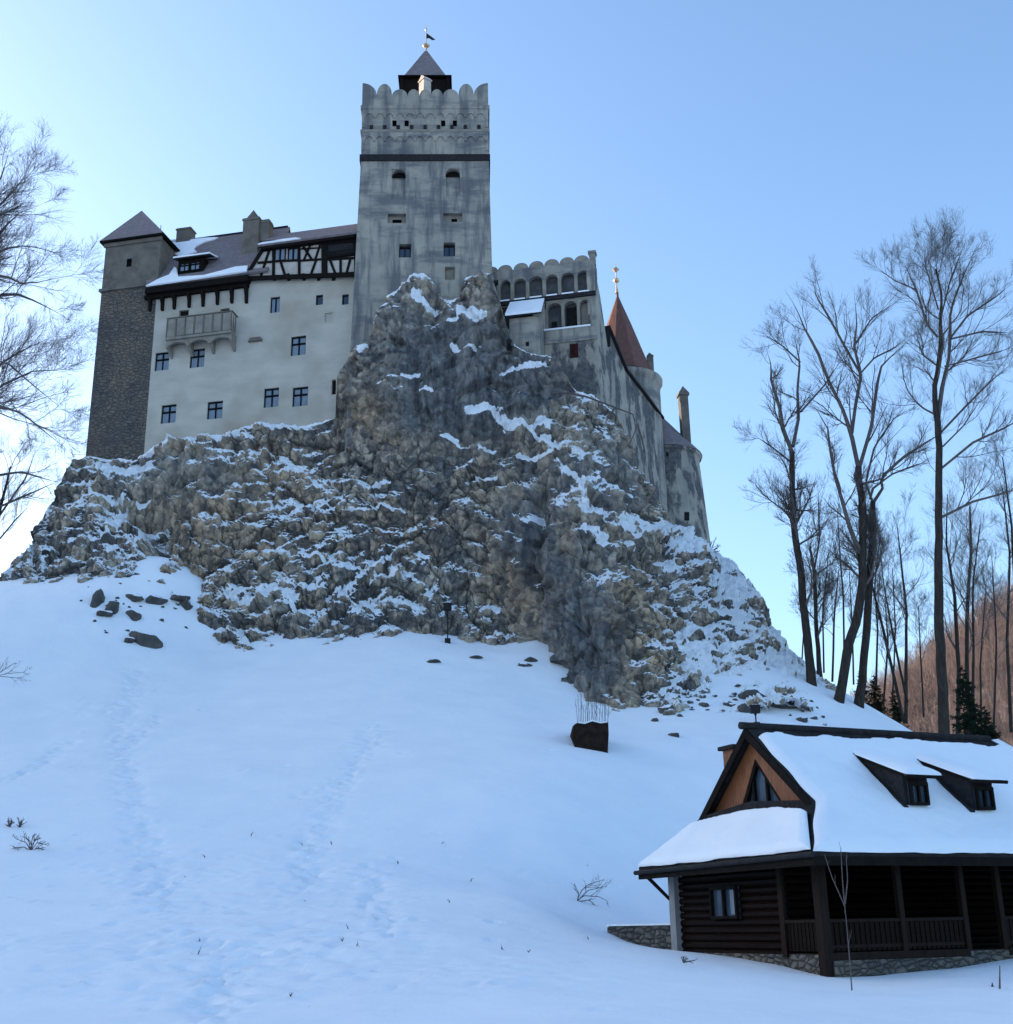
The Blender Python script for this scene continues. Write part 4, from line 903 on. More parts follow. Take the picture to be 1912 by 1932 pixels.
# roof falling from the flank to the bastion rim
mb.lathe((BX, YB), [(rb_+.35, zbt+.06), (rb_+.3, zbt+.16), (rb_*.5, zbt+.06+(zr_-zbt)*.62), (.15, zr_+.6)], 28, 'roof'); mb.build('cone_roof', ES)
mb = MB(); p = pY(1292, 760, 118); fq = Fr((p[0], 118), 8); zt_ = float(pY(1288, 745, 118)[2]); hwc = .42
mb.box(fq, -hwc, hwc, 0, .85, zbt-.5, zt_, 'stone'); mb.box(fq, -hwc-.13, hwc+.13, -.12, .97, zt_, zt_+.22, 'stone')
mb.slab([fq(-hwc-.13, -.12, zt_+.22), fq(hwc+.13, -.12, zt_+.22), fq(-.1, -.12, zt_+.95)], fq.n*1.09, 'stone'); mb.build('chimney', ES)
def cyl_patch(name, px0, py0, px1, py1, k, parent):
    """shallow recess panel on the bastion's curved wall"""
    mb = MB(); 
    def on(x, y):
        d = ray(x, y); d = d/d[1]; best = None
        for Yd in np.linspace(112, 122, 400):
            q = CP+d*Yd; rr_ = rb_+ex*1.15*np.clip((zbt-.9-q[2])/(zbt-.9-zbb), 0, 1)+.03
            if (q[0]-BX)**2+(q[1]-YB)**2 < rr_**2: return q
        return CP+d*112
    n = 5
    for i in range(n):
        for j in range(n):
            xs_ = [px0+(px1-px0)*(i+a)/n for a in (0, 1)]; ys_ = [py0+(py1-py0)*(j+a)/n for a in (0, 1)]
            P = [on(xs_[0], ys_[1]), on(xs_[1], ys_[1]), on(xs_[1], ys_[0]), on(xs_[0], ys_[0])]; mb.poly(P, k)
    mb.build(name, parent)
cyl_patch('window', 1257, 853, 1262, 861, 'dark', ES); cyl_patch('niche', 1292, 966, 1301, 982, 'dark', ES)

# ================================================================== CABIN
FH = Fr(HC, math.degrees(math.atan2(.407, .914)))
def H(a, b, z): return FH(a, b, z)
def hA(x, y, a):           # pixel on the plane u=a -> (b,z)
    p = hitpl(x, y, H(a, 0, 0), FH.u); return float((p-FH.O)@FH.n), float(p[2])
cabin = empty('log_cabin', H(6, 3.5, .6), 'dark log cabin with a thick snow covered roof, two dormers and a porch', 'cabin')
ZF, ZE, ZR, ZG, AG = .84, 3.28, 7.02, 4.68, .65
LA = 13.2
mb = MB(); mb.box(FH, -.02, LA, 0, 7, -1.0, ZF-.03, 'cobble'); 
rs = random.Random(4)
mb.box(FH, .12, LA, -.06, -.001, -.9, ZF-.17, 'cobble')
mb.build('foundation', cabin)
mb = MB(); mb.box(FH, .0, LA, .02, 1.68, ZF-.029, ZF, 'postwood'); mb.box(FH, 1.31, LA-.1, 1.681, 3.95, ZF-.029, ZF, 'postwood'); mb.build('porch_floor', cabin)
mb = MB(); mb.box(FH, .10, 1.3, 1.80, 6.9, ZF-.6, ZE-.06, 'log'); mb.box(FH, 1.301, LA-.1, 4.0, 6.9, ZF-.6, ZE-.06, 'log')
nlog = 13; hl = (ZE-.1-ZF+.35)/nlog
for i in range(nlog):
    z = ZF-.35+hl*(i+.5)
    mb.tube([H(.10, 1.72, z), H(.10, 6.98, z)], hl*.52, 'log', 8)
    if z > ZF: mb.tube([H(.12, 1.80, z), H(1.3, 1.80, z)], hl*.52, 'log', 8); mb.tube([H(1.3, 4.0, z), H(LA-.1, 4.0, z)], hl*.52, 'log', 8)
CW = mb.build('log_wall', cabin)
def awin(parent, b0, b1, z0, z1):
    f2 = Fr(H(0, 0, 0)[:2], math.degrees(math.atan2(.407, .914))-90)   # u runs from far to near along the left facade
    w_ = window(parent, f2, (-b1, -b0, z0, z1), -.06, 1, None, t=.08, curtains=False)
    return w_, f2
w_, f2 = awin(CW, 3.75, 5.1, 1.72, 2.62)
mb = MB(); mb.box(f2, -4.12, -3.86, -.05, -.035, 1.84, 2.50, 'curtain'); mb.build('curtain', CW)
mb = MB(); mb.box(f2, -1.70-.1, -1.70+.1, -.09, -.02, ZF-.1, ZE-.12, 'postwood'); mb.build('porch_post', cabin)
mb = MB(); mb.box(FH, -.16, .10, 6.95, 7.28, .1, ZE-.12, 'concrete'); mb.build('pillar', cabin)
posts = [(0.02, .02, .13), (2.50, .0, .08), (4.62, .0, .08), (5.9, .0, .08), (8.0, 0, .08), (10.1, 0, .08), (13.0, 0, .1)]
for a, b, h in posts:
    mb = MB(); mb.box(FH, a-h, a+h, b-h+.1, b+h+.1, ZF if a > .1 else ZF-.6, ZE-.3, 'postwood')
    if a > .1 and a < 12:
        for s_ in (): mb.slab([H(a+s_*h, .06, ZE-.85), H(a+s_*h, .06, ZE-.95), H(a+s_*(h+.4), .06, ZE-.42), H(a+s_*(h+.4), .06, ZE-.32)], FH.n*.08, 'postwood')
    mb.build('porch_post', cabin)
mb = MB(); mb.box(FH, -.12, LA, -.05, .16, ZE-.3, ZE-.1, 'darkwood'); mb.box(FH, -.12, .1, .161, 7.2, ZE-.3, ZE-.1, 'darkwood'); mb.box(FH, -.12, 4.6, -.02, .14, ZF-.16, ZF+.02, 'postwood'); mb.box(FH, 5.95, LA, -.02, .14, ZF-.16, ZF+.02, 'postwood'); mb.build('beam', cabin)
spans = [((.16, .1), (2.41, .1)), ((2.59, .1), (4.53, .1)), ((5.99, .1), (7.91, .1)), ((8.09, .1), (10.0, .1)), ((10.2, .1), (12.9, .1))]
for (a0, b0), (a1, b1) in spans:
    mb = MB(); mb.box(FH, a0, a1, b0-.07, b0+.07, 1.58, 1.66, 'postwood'); mb.box(FH, a0, a1, b0-.035, b0+.035, ZF+.12, ZF+.2, 'postwood')
    n = int((a1-a0)/.16)
    for i in range(n): x = a0+.01+i*(a1-a0)/n; mb.box(FH, x, x+.125, b0-.03, b0-.005, ZF+.05, 1.579, 'log')
    mb.build('railing', cabin)
mb = MB(); mb.box(f2, -1.6, -.15, -.08, .05, 1.58, 1.66, 'postwood'); 
for i in range(9): mb.box(f2, -1.58+i*.16, -1.58+i*.16+.125, -.03, -.005, ZF+.05, 1.579, 'log')
mb.build('railing', cabin)
# roof shell
e = .82; A0, A1, B0, B1 = -.85, LA+1.0, -.9, 7.8
ra, rb2, bm = AG-.15, 9.75, 3.5
sl = (ZR-ZE)/(bm-B0); gb = B0+(ZG-ZE)/sl; gb1 = B1-(ZG-ZE)/((ZR-ZE)/(B1-bm))
mb = MB(); T = np.array([0, 0, -.14])
FRONT = [H(A0, B0, ZE), H(A1, B0, ZE), H(rb2, bm, ZR), H(ra, bm, ZR), H(ra, gb, ZG)]
BACK = [H(A0, B1, ZE), H(A1, B1, ZE), H(rb2, bm, ZR), H(ra, bm, ZR), H(ra, gb1, ZG)]
mb.slab(FRONT, T, 'shingle'); mb.slab(BACK, T, 'shingle'); mb.slab([H(A1, B0, ZE), H(A1, B1, ZE), H(rb2, bm, ZR)], T, 'shingle'); mb.slab([H(A0, B0, ZE), H(ra+.2, gb+.0, ZG), H(ra+.2, gb1, ZG), H(A0, B1, ZE)], T, 'shingle')
RO = mb.build('roof', cabin)
mb = MB(); mb.slab([H(A0-.03, B0-.03, ZE-.14), H(A1, B0-.03, ZE-.14), H(A1, B0-.03, ZE-.36), H(A0-.03, B0-.03, ZE-.36)], FH.n*.06, 'darkwood'); mb.slab([H(A0-.03, B0+.035, ZE-.14), H(A0-.03, B1, ZE-.14), H(A0-.03, B1, ZE-.36), H(A0-.03, B0+.035, ZE-.36)], FH.u*.06, 'darkwood')
mb.slab([H(A0+.04, B0+.04, ZE-.22), H(A1, B0+.04, ZE-.22), H(A1, B1, ZE-.22), H(A0+.04, B1, ZE-.22)], [0, 0, .05], 'log'); mb.build('fascia', RO)
mb = MB(); mb.tube([H(A0-.08, B0-.08, ZE-.1), H(A0-.08, B1+.1, ZE-.16)], .07, 'iron', 8); mb.build('gutter', RO)
mb = MB(); mb.tube([H(ra-.2, bm, ZR+.03), H(rb2, bm, ZR+.03)], .11, 'shingle', 8); mb.build('ridge_cap', RO)
mb = MB(); mb.slab([H(-.6, 7.55, ZE-.3), H(-.1, 7.2, ZE-.95), H(-.1, 7.2, ZE-1.05), H(-.68, 7.6, ZE-.33)], FH.n*.08, 'darkwood'); mb.build('bracket', cabin)
# gable
mb = MB(); ga = AG+.08
outer = [(gb+.22, ZG-.02), (bm, ZR-.28), (gb1-.22, ZG-.02)]; wi = [(hA(1479, 1489, ga)[0], ZG-.02), (hA(1437, 1425, ga)[0], min(hA(1437, 1425, ga)[1], ZR-.9)), (hA(1394, 1494, ga)[0], ZG-.02)]
wi[1] = (bm, wi[1][1])
mb.slab([H(ga, b, z) for b, z in [outer[0], outer[1], wi[1], wi[0]]], FH.u*.1, 'orange'); mb.slab([H(ga, b, z) for b, z in [outer[1], outer[2], wi[2], wi[1]]], FH.u*.1, 'orange')
GA = mb.build('gable', cabin)
mb = MB()
for p, q, s_ in ((outer[0], outer[1], 1), (outer[2], outer[1], -1)):
    mb.slab([H(ra-.07, p[0]-s_*.35, p[1]-.1), H(ra-.07, q[0], q[1]+.24), H(ra-.07, q[0], q[1]-.05), H(ra-.07, p[0]-s_*.02, p[1]-.1)], FH.u*.065, 'darkwood')
mb.build('barge_board', GA)
mb = MB(); mb.slab([H(ga+.16, b, z) for b, z in [(wi[0][0]-.1, ZG-.1), (bm, wi[1][1]+.1), (wi[2][0]+.1, ZG-.1)]], FH.u*.04, 'glass')
for b in (bm-.35, bm+.3): mb.box(FH, ga+.06, ga+.155, b-.045, b+.045, ZG-.1, wi[1][1]-abs(b-bm)*1.1-.05, 'darkwood')
mb.slab([H(ga+.02, b, z) for b, z in [(wi[0][0], ZG), (bm, wi[1][1]), (bm, wi[1][1]-.16), (wi[0][0]+.16, ZG)]], FH.u*.12, 'darkwood'); mb.slab([H(ga+.02, b, z) for b, z in [(bm, wi[1][1]), (wi[2][0], ZG), (wi[2][0]-.16, ZG), (bm, wi[1][1]-.16)]], FH.u*.12, 'darkwood')
mb.build('window', GA)
mb = MB(); mb.slab([H(ra-.05, gb-.25, ZG-.25), H(ra-.05, gb1+.25, ZG-.25), H(ra-.05, gb1, ZG+.0), H(ra-.05, bm, ZG+.22), H(ra-.05, gb, ZG+.0)], FH.u*.35, 'shingle'); mb.build('sill', GA)
# snow on the roof
def snowsheet(name, quad, nrm, nu, nv, th, parent, seed, edge=.22, cut=None, pf=None):
    q = [np.array(p, float) for p in quad]; nrm = np.array(nrm, float); nrm /= np.linalg.norm(nrm)
    U_, V_ = np.meshgrid(np.linspace(0, 1, nu), np.linspace(0, 1, nv)); u = U_.ravel()[:, None]; v = V_.ravel()[:, None]
    P = (q[0]*(1-u)+q[1]*u)*(1-v)+(q[3]*(1-u)+q[2]*u)*v if pf is None else pf(u[:, 0], v[:, 0])
    Lu = np.linalg.norm(q[1]-q[0]); Lv = np.linalg.norm(q[3]-q[0]); dd = np.minimum(np.minimum(u, 1-u)*Lu, np.minimum(v, 1-v)*Lv)[:, 0]
    tk = th*np.sqrt(np.clip(dd/edge, 0, 1))*(1+.45*fbm(P*.8, 4, seed)); P = P-np.array([0, 0, .05])*(np.clip(1-V_.ravel()*12, 0, 1)*fbm(P*1.1, 3, seed+2))[:, None]; 
    wob = fbm(P*1.3, 3, seed+5); P2 = P+nrm*(tk+.004)[:, None]
    if cut is not None:
        c = cut(P, U_.ravel(), V_.ravel()); P2 = P2-nrm*(c*(tk+.35))[:, None]
    I = (np.arange(nv-1)[:, None]*nu+np.arange(nu-1)[None]).ravel(); F_ = np.c_[I, I+1, I+nu+1, I+nu]
    return raw_mesh(name, P2, F_, MT['snow'], parent)
nF = np.cross(H(1, 0, 0)-H(0, 0, 0), H(0, bm-B0, ZR-ZE)-H(0, 0, 0)); nF = nF if nF[2] > 0 else -nF
def cutF(P, u, v):   # bare strip under the ridge, ragged, and a patch beside the hip
    n = fbm(P*1.6, 3, 77); top = sst(.905, .945, v+.035*n); return top
def pfF(u, v):
    vg = (gb-B0)/(bm-B0); aL = A0-.04+(ra+.12-A0)*np.minimum(1, v/vg)+.03*np.sin(v*23); aR = A1+(rb2-A1)*v; a = aL*(1-u)+aR*u; b = B0-.05+(bm-B0+.05)*v; z = ZE+sl*(b-B0)
    return FH.O[None]+FH.u[None]*a[:, None]+FH.n[None]*b[:, None]+np.array([0, 0, 1.])[None]*z[:, None]
snowsheet('snow', [H(A0-.04, B0-.05, ZE), H(A1, B0-.05, ZE), H(rb2, bm, ZR), H(ra-.02, bm, ZR)], nF, 220, 90, .16, RO, 3, .38, cutF, pfF)
def cutS(P, u, v): return sst(-.015, .02, v-(.76+.16*np.sin(math.pi*np.clip(u, 0, 1))**.7)+.02*fbm(P*2, 2, 5))
# part of the front slope left of the gable edge is outside the roof: pull skirt
nS = np.cross(H(0, 1, 0)-H(0, 0, 0), H(ra-A0, 0, ZG-ZE)-H(0, 0, 0)); nS = nS if nS[2] > 0 else -nS
snowsheet('snow', [H(A0-.05, B1, ZE), H(A0-.05, B0+.02, ZE), H(ra+.0, gb+.25, ZG+.02), H(ra+.0, gb1-.1, ZG+.02)], nS, 160, 70, .14, RO, 9, .3, cutS)
snowsheet('snow', [H(A1, B0, ZE), H(A1, B1, ZE), H(rb2, bm+.05, ZR), H(rb2, bm-.05, ZR)], np.cross(FH.n, H(rb2-A1, 0, ZR-ZE)-H(0, 0, 0))*-1 if np.cross(FH.n, H(rb2-A1, 0, ZR-ZE)-H(0, 0, 0))[2] < 0 else np.cross(FH.n, H(rb2-A1, 0, ZR-ZE)-H(0, 0, 0)), 40, 40, .16, RO, 13)
# dormers on the front slope
def rh_(x, y):
    p = hitpl(x, y, H(0, B0, ZE), nF); r = p-FH.O; return float(r@FH.u), float(r@FH.n), float(p[2])
for k, (pa, pb, pc) in enumerate([((1611, 1432), (1708, 1535), 1750), ((1736, 1443), (1830, 1543), 1873)]):
    a1, b1, z1 = rh_(*pa); a2, b2, z2 = rh_(*pb); print('dormer', a1, b1, z1, a2, b2, z2)
    a0 = (a1+a2)/2; wdt = .85; bf = b2; zt = z2+1.02
    rz = lambda b: ZE+sl*(b-B0)
    mb = MB(); bt = b1+.1
    mb.slab([H(a0, bf, z2-.1), H(a0, bf, zt), H(a0, bt, rz(bt)+.0), H(a0, bt, rz(bt)-.15)], FH.u*wdt, 'shingle')
    DO = mb.build('dormer', RO)
    for j in (0,): window(DO, Fr(H(0, bf, 0)[:2], math.degrees(math.atan2(.407, .914))), (a0+.12, a0+.73, z2+.22, zt-.18), -.10, 1, None, t=.07, curtains=False)
    nD = np.cross(FH.u, H(0, bt, rz(bt))-H(0, bf, zt)); nD /= np.linalg.norm(nD); nD = nD if nD[2] > 0 else -nD; sd = (rz(bt)-zt)/(bt-bf); o_ = .30
    q = [H(a0-.12, bf-o_, zt-sd*o_+.01), H(a0+wdt+.3, bf-o_, zt-sd*o_+.01), H(a0+wdt+.15, bt, rz(bt)+.02), H(a0-.02, bt, rz(bt)+.02)]
    mb = MB(); mb.slab(q, nD*.09, 'darkwood'); DR = mb.build('dormer_roof', DO)
    snowsheet('snow', [p+nD*.09 for p in [q[0]+FH.n*.03, q[1]+FH.n*.03, q[2]+FH.n*.3+[0, 0, .12], q[3]+FH.n*.3+[0, 0, .12]]], nD, 40, 60, .13, DO, 21+k, .25)
    mb = MB(); mb.slab([H(a0-.15, bf-.22, z2-.16), H(a0+wdt+.15, bf-.22, z2-.16), H(a0+wdt+.15, bf+.05, z2+.12), H(a0-.15, bf+.05, z2+.12)], nF/np.linalg.norm(nF)*.1, 'shingle'); mb.slab([H(a0-.16, bf, z2+.02), H(a0-.005, bf, z2+.02), H(a0-.005, bt-.1, rz(bt-.1)), H(a0-.06, bt-.1, rz(bt-.1))], nF/np.linalg.norm(nF)*.20, 'shingle'); mb.build('sill_and_shadow_band', DO)  # projecting sill, plus a dark strip for shadow and melted margin along the cheek
# chimney on the far slope
bb, zz = hA(1383, 1409, 2.2); mb = MB(); mb.box(FH, 2.0, 2.5, bb-.28, bb+.28, 4.5, zz-.1, 'orange'); mb.box(FH, 1.9, 2.6, bb-.42, bb+.42, zz-.1, zz+.02, 'shingle'); mb.build('chimney', cabin)

# ================================================================== TREES
def nrmz(a): return a/(np.linalg.norm(a, axis=-1, keepdims=True)+1e-9)
def tubes(P, Rr, sides):
    n, K = P.shape[:2]; T = np.empty_like(P); T[:, 1:-1] = P[:, 2:]-P[:, :-2]; T[:, 0] = P[:, 1]-P[:, 0]; T[:, -1] = P[:, -1]-P[:, -2]; T = nrmz(T)
    ref = np.where(np.abs(nrmz(P[:, -1]-P[:, 0])[:, None, 2:3]) < .9, np.array([0, 0, 1.]), np.array([1., 0, 0])); A = nrmz(np.cross(T, ref)); B = np.cross(T, A)
    an = 2*math.pi*np.arange(sides)/sides
    V = P[:, :, None]+Rr[:, :, None, None]*(A[:, :, None]*np.cos(an)[:, None]+B[:, :, None]*np.sin(an)[:, None])
    b = (np.arange(n)[:, None, None]*K+np.arange(K-1)[None, :, None])*sides; j = np.arange(sides)[None, None]; j2 = (j+1) % sides
    F_ = np.stack([b+j, b+j2, b+sides+j2, b+sides+j], -1).reshape(-1, 4)
    return V.reshape(-1, 3), F_
def spawn(rg, P, Rr, mm, t0, t1, lf, ang, up, K, rf, wob, rmin=.006, lsc=None):
    n, Kp = P.shape[:2]; L = np.linalg.norm(np.diff(P, axis=1), axis=2).sum(1)
    t = rg.uniform(t0, t1, (n, mm)); x = t*(Kp-1); i = np.minimum(x.astype(int), Kp-2); f = (x-i)[..., None]; r_ = np.arange(n)[:, None]
    p = P[r_, i]*(1-f)+P[r_, i+1]*f; tn = nrmz(P[r_, i+1]-P[r_, i]); r = Rr[r_, i]*(1-f[..., 0])+Rr[r_, i+1]*f[..., 0]
    pe = nrmz(np.cross(tn, rg.normal(size=tn.shape))); a = np.radians(rg.uniform(ang[0], ang[1], (n, mm)))[..., None]
    d = nrmz(np.cos(a)*tn+np.sin(a)*pe+np.array([0, 0, up])); ln = (L[:, None] if lsc is None else lsc)*lf*(1.15-.65*t)*rg.uniform(.6, 1.3, (n, mm))
    p = p.reshape(-1, 3); d = d.reshape(-1, 3); ln = ln.reshape(-1); r = np.maximum(r.reshape(-1)*rf, rmin); out = [p]
    for k in range(K-1):
        p = p+d*(ln/(K-1))[:, None]; out.append(p); d = nrmz(d+rg.normal(size=d.shape)*wob+np.array([0, 0, up*.35]))
    P2 = np.stack(out, 1); R2 = r[:, None]*np.linspace(1, .3, K)[None]; return P2, R2
def resample(pts, rad, K):
    pts = np.array(pts, float); s = np.r_[0, np.cumsum(np.linalg.norm(np.diff(pts, axis=0), axis=1))]; q = np.linspace(0, s[-1], K)
    return np.stack([np.interp(q, s, pts[:, i]) for i in range(3)], 1), np.interp(q, s, rad)
def tree(name, label, trunk, limbs, Yt, seed, group=None, l1=(0, .45, .98, .32), dens=(8, 8, 7), up=.25, cat='tree', tr_mat='bark', tw=.0052, depth=.9, foot=True, ll=.34):
    """trunk and limbs: lists of (px, py, width px); they leave the picture plane by a random drift"""
    rg = np.random.default_rng(seed); sc = Yt/FP
    def to3(pl, root=None):
        out = []; off = 0; dr = rg.uniform(-1, 1)*depth
        for i, q in enumerate(pl):
            s = i/max(1, len(pl)-1); Yd = Yt+(root if root is not None else 0)+dr*s*3.0; out.append(pY(q[0], q[1], Yd))
        return out, dr*3
    tp = [pY(q[0], q[1], Yt) for q in trunk]; 
    if foot: tp[0][2] = min(tp[0][2], gz(tp[0][0], tp[0][1]))-.25
    tr = [q[2]*.5*sc for q in trunk]
    root = empty(name, tp[0], label, cat, group)
    mb = MB(); pp, rr_ = resample(tp, tr, max(12, len(tp)*3)); pp = pp+.018*np.random.default_rng(seed).normal(size=pp.shape)*np.minimum(1, rr_[:, None]*5)*np.array([1, 1, 0]); 
    if foot: rr_[0] *= 1.5; rr_[1] *= 1.12
    mb.tube(pp, list(rr_), tr_mat, 10); mb.build('trunk', root, smooth=True)
    Vs, Fs, n0 = [], [], 0; L1P, L1R = [], []
    for lb in limbs:
        p3, _ = to3(lb); a, b = resample(p3, [q[2]*.5*sc for q in lb], 14); L1P.append(a); L1R.append(b*np.clip(np.linspace(1, 0, 14)*3.2, .14, 1))
    P0, R0_ = resample(tp, tr, 14)
    if l1[0]:
        a, b = spawn(rg, P0[None], R0_[None], l1[0], l1[1], l1[2], l1[3], (28, 62), up, 14, .38, .12); L1P += list(a); L1R += list(b)
    L1P.append(P0[-7:][np.linspace(0, 6, 14).astype(int)]+np.linspace(0, .001, 14)[:, None]); L1R.append(np.full(14, tr[-1]))
    P1, R1 = np.stack(L1P), np.stack(L1R); lens = np.linalg.norm(np.diff(P1, axis=1), axis=2).sum(1)
    H_ = np.linalg.norm(tp[-1]-tp[0]); LS = np.clip(.45*lens+.055*H_, .8, 3.6)*ll/.34
    P2, R2 = spawn(rg, P1, R1, dens[0], .15, 1.0, 1.0, (22, 58), up, 7, .45, .11, tw*2.0, LS[:, None]); P3, R3 = spawn(rg, P2, R2, dens[1], .12, 1.0, .60, (20, 55), up*.8, 5, .55, .14, tw*1.3); P4, R4 = spawn(rg, P3, R3, dens[2], .1, 1.0, .70, (18, 50), up*.8, 4, .7, .14, tw)
    for P, Rr, sd in ((P1[:-1], R1[:-1], 6), (P2, R2, 4), (P3, R3, 3), (P4, R4, 3)):
        if len(P) == 0: continue
        V, F_ = tubes(P, Rr, sd); Vs.append(V); Fs.append(F_+n0); n0 += len(V)
    raw_mesh('branches', np.concatenate(Vs), np.concatenate(Fs), MT['twig'], root)
    return root
Za = lambda zx, zy: (1386.8+zx*.2747, 391.9+zy*.2747)
Zb = lambda zx, zy: (1386.8+zx*.2808, 904.4+zy*.2808)
def up_(pl): return [(*Za(a, b), c) for a, b, c in pl]
def lo_(pl): return [(*Zb(a, b), c) for a, b, c in pl]
GR = 'tall bare trees on the slope behind the cabin'
tree('bare_tree', 'leftmost tall bare tree beside the crag, its crown forked in two', lo_([(525, 1510, 24), (510, 1280, 17), (470, 900, 15), (440, 600, 14), (400, 350, 13), (385, 0, 11)])+up_([(395, 1680, 10)]),
     [up_([(395, 1680, 8), (330, 1520, 9), (315, 1400, 7), (250, 1180, 6), (250, 1080, 4.5), (215, 960, 3)]), up_([(400, 1640, 8), (440, 1440, 7), (430, 1250, 5.5), (448, 1060, 4.5), (400, 850, 3)]), up_([(450, 1060, 4), (330, 950, 3), (190, 860, 2)]), up_([(455, 1400, 4.5), (620, 1215, 3.5), (720, 1060, 2)]),
      up_([(390, 1750, 4), (250, 1640, 3), (130, 1560, 2)])], 86, 1, GR, (7, .35, 1, .26), (8, 8, 8))
tree('bare_tree', 'curving bare tree with a Y fork, its trunk leaning at the foot', lo_([(665, 1625, 26), (720, 1400, 18), (760, 1130, 18), (820, 950, 17), (860, 700, 17), (860, 400, 14), (860, 150, 14)])+up_([(850, 1850, 14), (850, 1780, 13)]),
     [up_([(850, 1790, 9), (800, 1550, 9), (740, 1380, 7), (640, 1180, 6.5), (570, 990, 6), (480, 830, 5), (420, 680, 4), (340, 560, 2.5)]), up_([(805, 1550, 7), (830, 1350, 7), (870, 1150, 6.5), (820, 960, 5.5), (840, 780, 4), (820, 580, 3)]), up_([(870, 1150, 5), (760, 960, 5), (640, 740, 4.5), (555, 600, 4), (540, 500, 2.5)]),
      up_([(855, 1790, 8), (940, 1500, 7), (980, 1200, 6), (1010, 1080, 4), (1240, 870, 2.5)]), up_([(870, 1130, 4), (960, 1030, 4), (1100, 960, 3), (1200, 880, 2)]), up_([(820, 950, 4), (940, 760, 3), (1120, 640, 2)]),
      lo_([(840, 480, 10), (780, 350, 9), (710, 100, 7)])+up_([(690, 1850, 6), (650, 1630, 5.5), (640, 1520, 4), (560, 1380, 3), (500, 1300, 2)])], 84, 2, GR, (4, .5, 1, .2), (7, 8, 8))
tree('bare_tree', 'straight bare tree close beside the curving tree, one long limb reaching right', lo_([(820, 1605, 20), (860, 1300, 15), (890, 950, 15), (910, 650, 13), (930, 350, 12), (930, 150, 10)]),
     [lo_([(930, 160, 7), (1000, 50, 6)])+up_([(1000, 1860, 6), (1150, 1720, 6), (1350, 1590, 5), (1480, 1520, 3)]), lo_([(925, 150, 6), (880, 20, 5)])+up_([(960, 1640, 4), (1100, 1440, 3), (1260, 1350, 2)]), lo_([(910, 130, 5), (930, 60, 5)])+up_([(1080, 1830, 4), (1260, 1760, 3), (1380, 1750, 2)])], 85, 3, GR, (5, .6, 1, .22), (8, 8, 8))
tree('bare_tree', 'tallest and thickest bare tree, its dark crown reaching highest', lo_([(1400, 1765, 22), (1390, 1300, 19), (1370, 900, 18), (1370, 400, 15), (1370, 0, 14)])+up_([(1410, 1650, 13), (1390, 1450, 13), (1370, 1250, 10), (1400, 1100, 10), (1420, 900, 9), (1410, 770, 6), (1425, 600, 5), (1380, 420, 3)]),
     [up_([(1395, 1450, 10), (1430, 1200, 9), (1470, 1050, 7), (1480, 880, 7), (1480, 700, 5), (1550, 520, 4.5), (1600, 400, 3.5), (1680, 230, 2.5)]), up_([(1395, 890, 5), (1320, 800, 5), (1250, 570, 4.5), (1160, 370, 2.5)]), up_([(1420, 1540, 5), (1600, 1350, 4.5), (1750, 1200, 3.5), (1912, 1060, 2)]),
      up_([(1420, 1790, 5), (1640, 1610, 5), (1860, 1510, 4), (2050, 1400, 2)]), lo_([(1380, 260, 6), (1600, 150, 5), (1820, 90, 4), (1980, 40, 2)]), up_([(1485, 890, 5), (1600, 740, 4.5), (1810, 600, 3), (1900, 520, 2)]), up_([(1490, 900, 4), (1700, 850, 4), (1912, 860, 3)]), up_([(1440, 1090, 3.5), (1700, 1020, 3.5), (1912, 960, 2)]),
      up_([(1385, 1080, 4), (1290, 1010, 3.5), (1250, 880, 2.5)]), up_([(1370, 1190, 3.5), (1290, 1090, 2)]), up_([(1410, 780, 4), (1480, 500, 3), (1590, 220, 2)]), up_([(1400, 700, 3.5), (1310, 400, 2.5), (1300, 260, 1.5)]), up_([(1430, 1640, 4), (1570, 1500, 3), (1700, 1300, 2)]), up_([(1240, 560, 3), (1100, 500, 2.5), (960, 400, 1.5)])], 80, 4, GR, (8, .6, 1, .2), (8, 9, 8))
tree('slender_bare_tree', 'slim bare tree close behind the leftmost tall tree', lo_([(570, 1330, 10), (550, 1000, 8), (535, 620, 7), (505, 450, 4)]), [lo_([(535, 610, 4), (570, 400, 4), (560, 60, 2.5)]), lo_([(545, 640, 4), (660, 560, 2), (720, 420, 1.5)])], 90, 5, None, (11, .3, 1, .34), (6, 7, 7))
BG = 'thin bare trees in the valley behind the cabin'
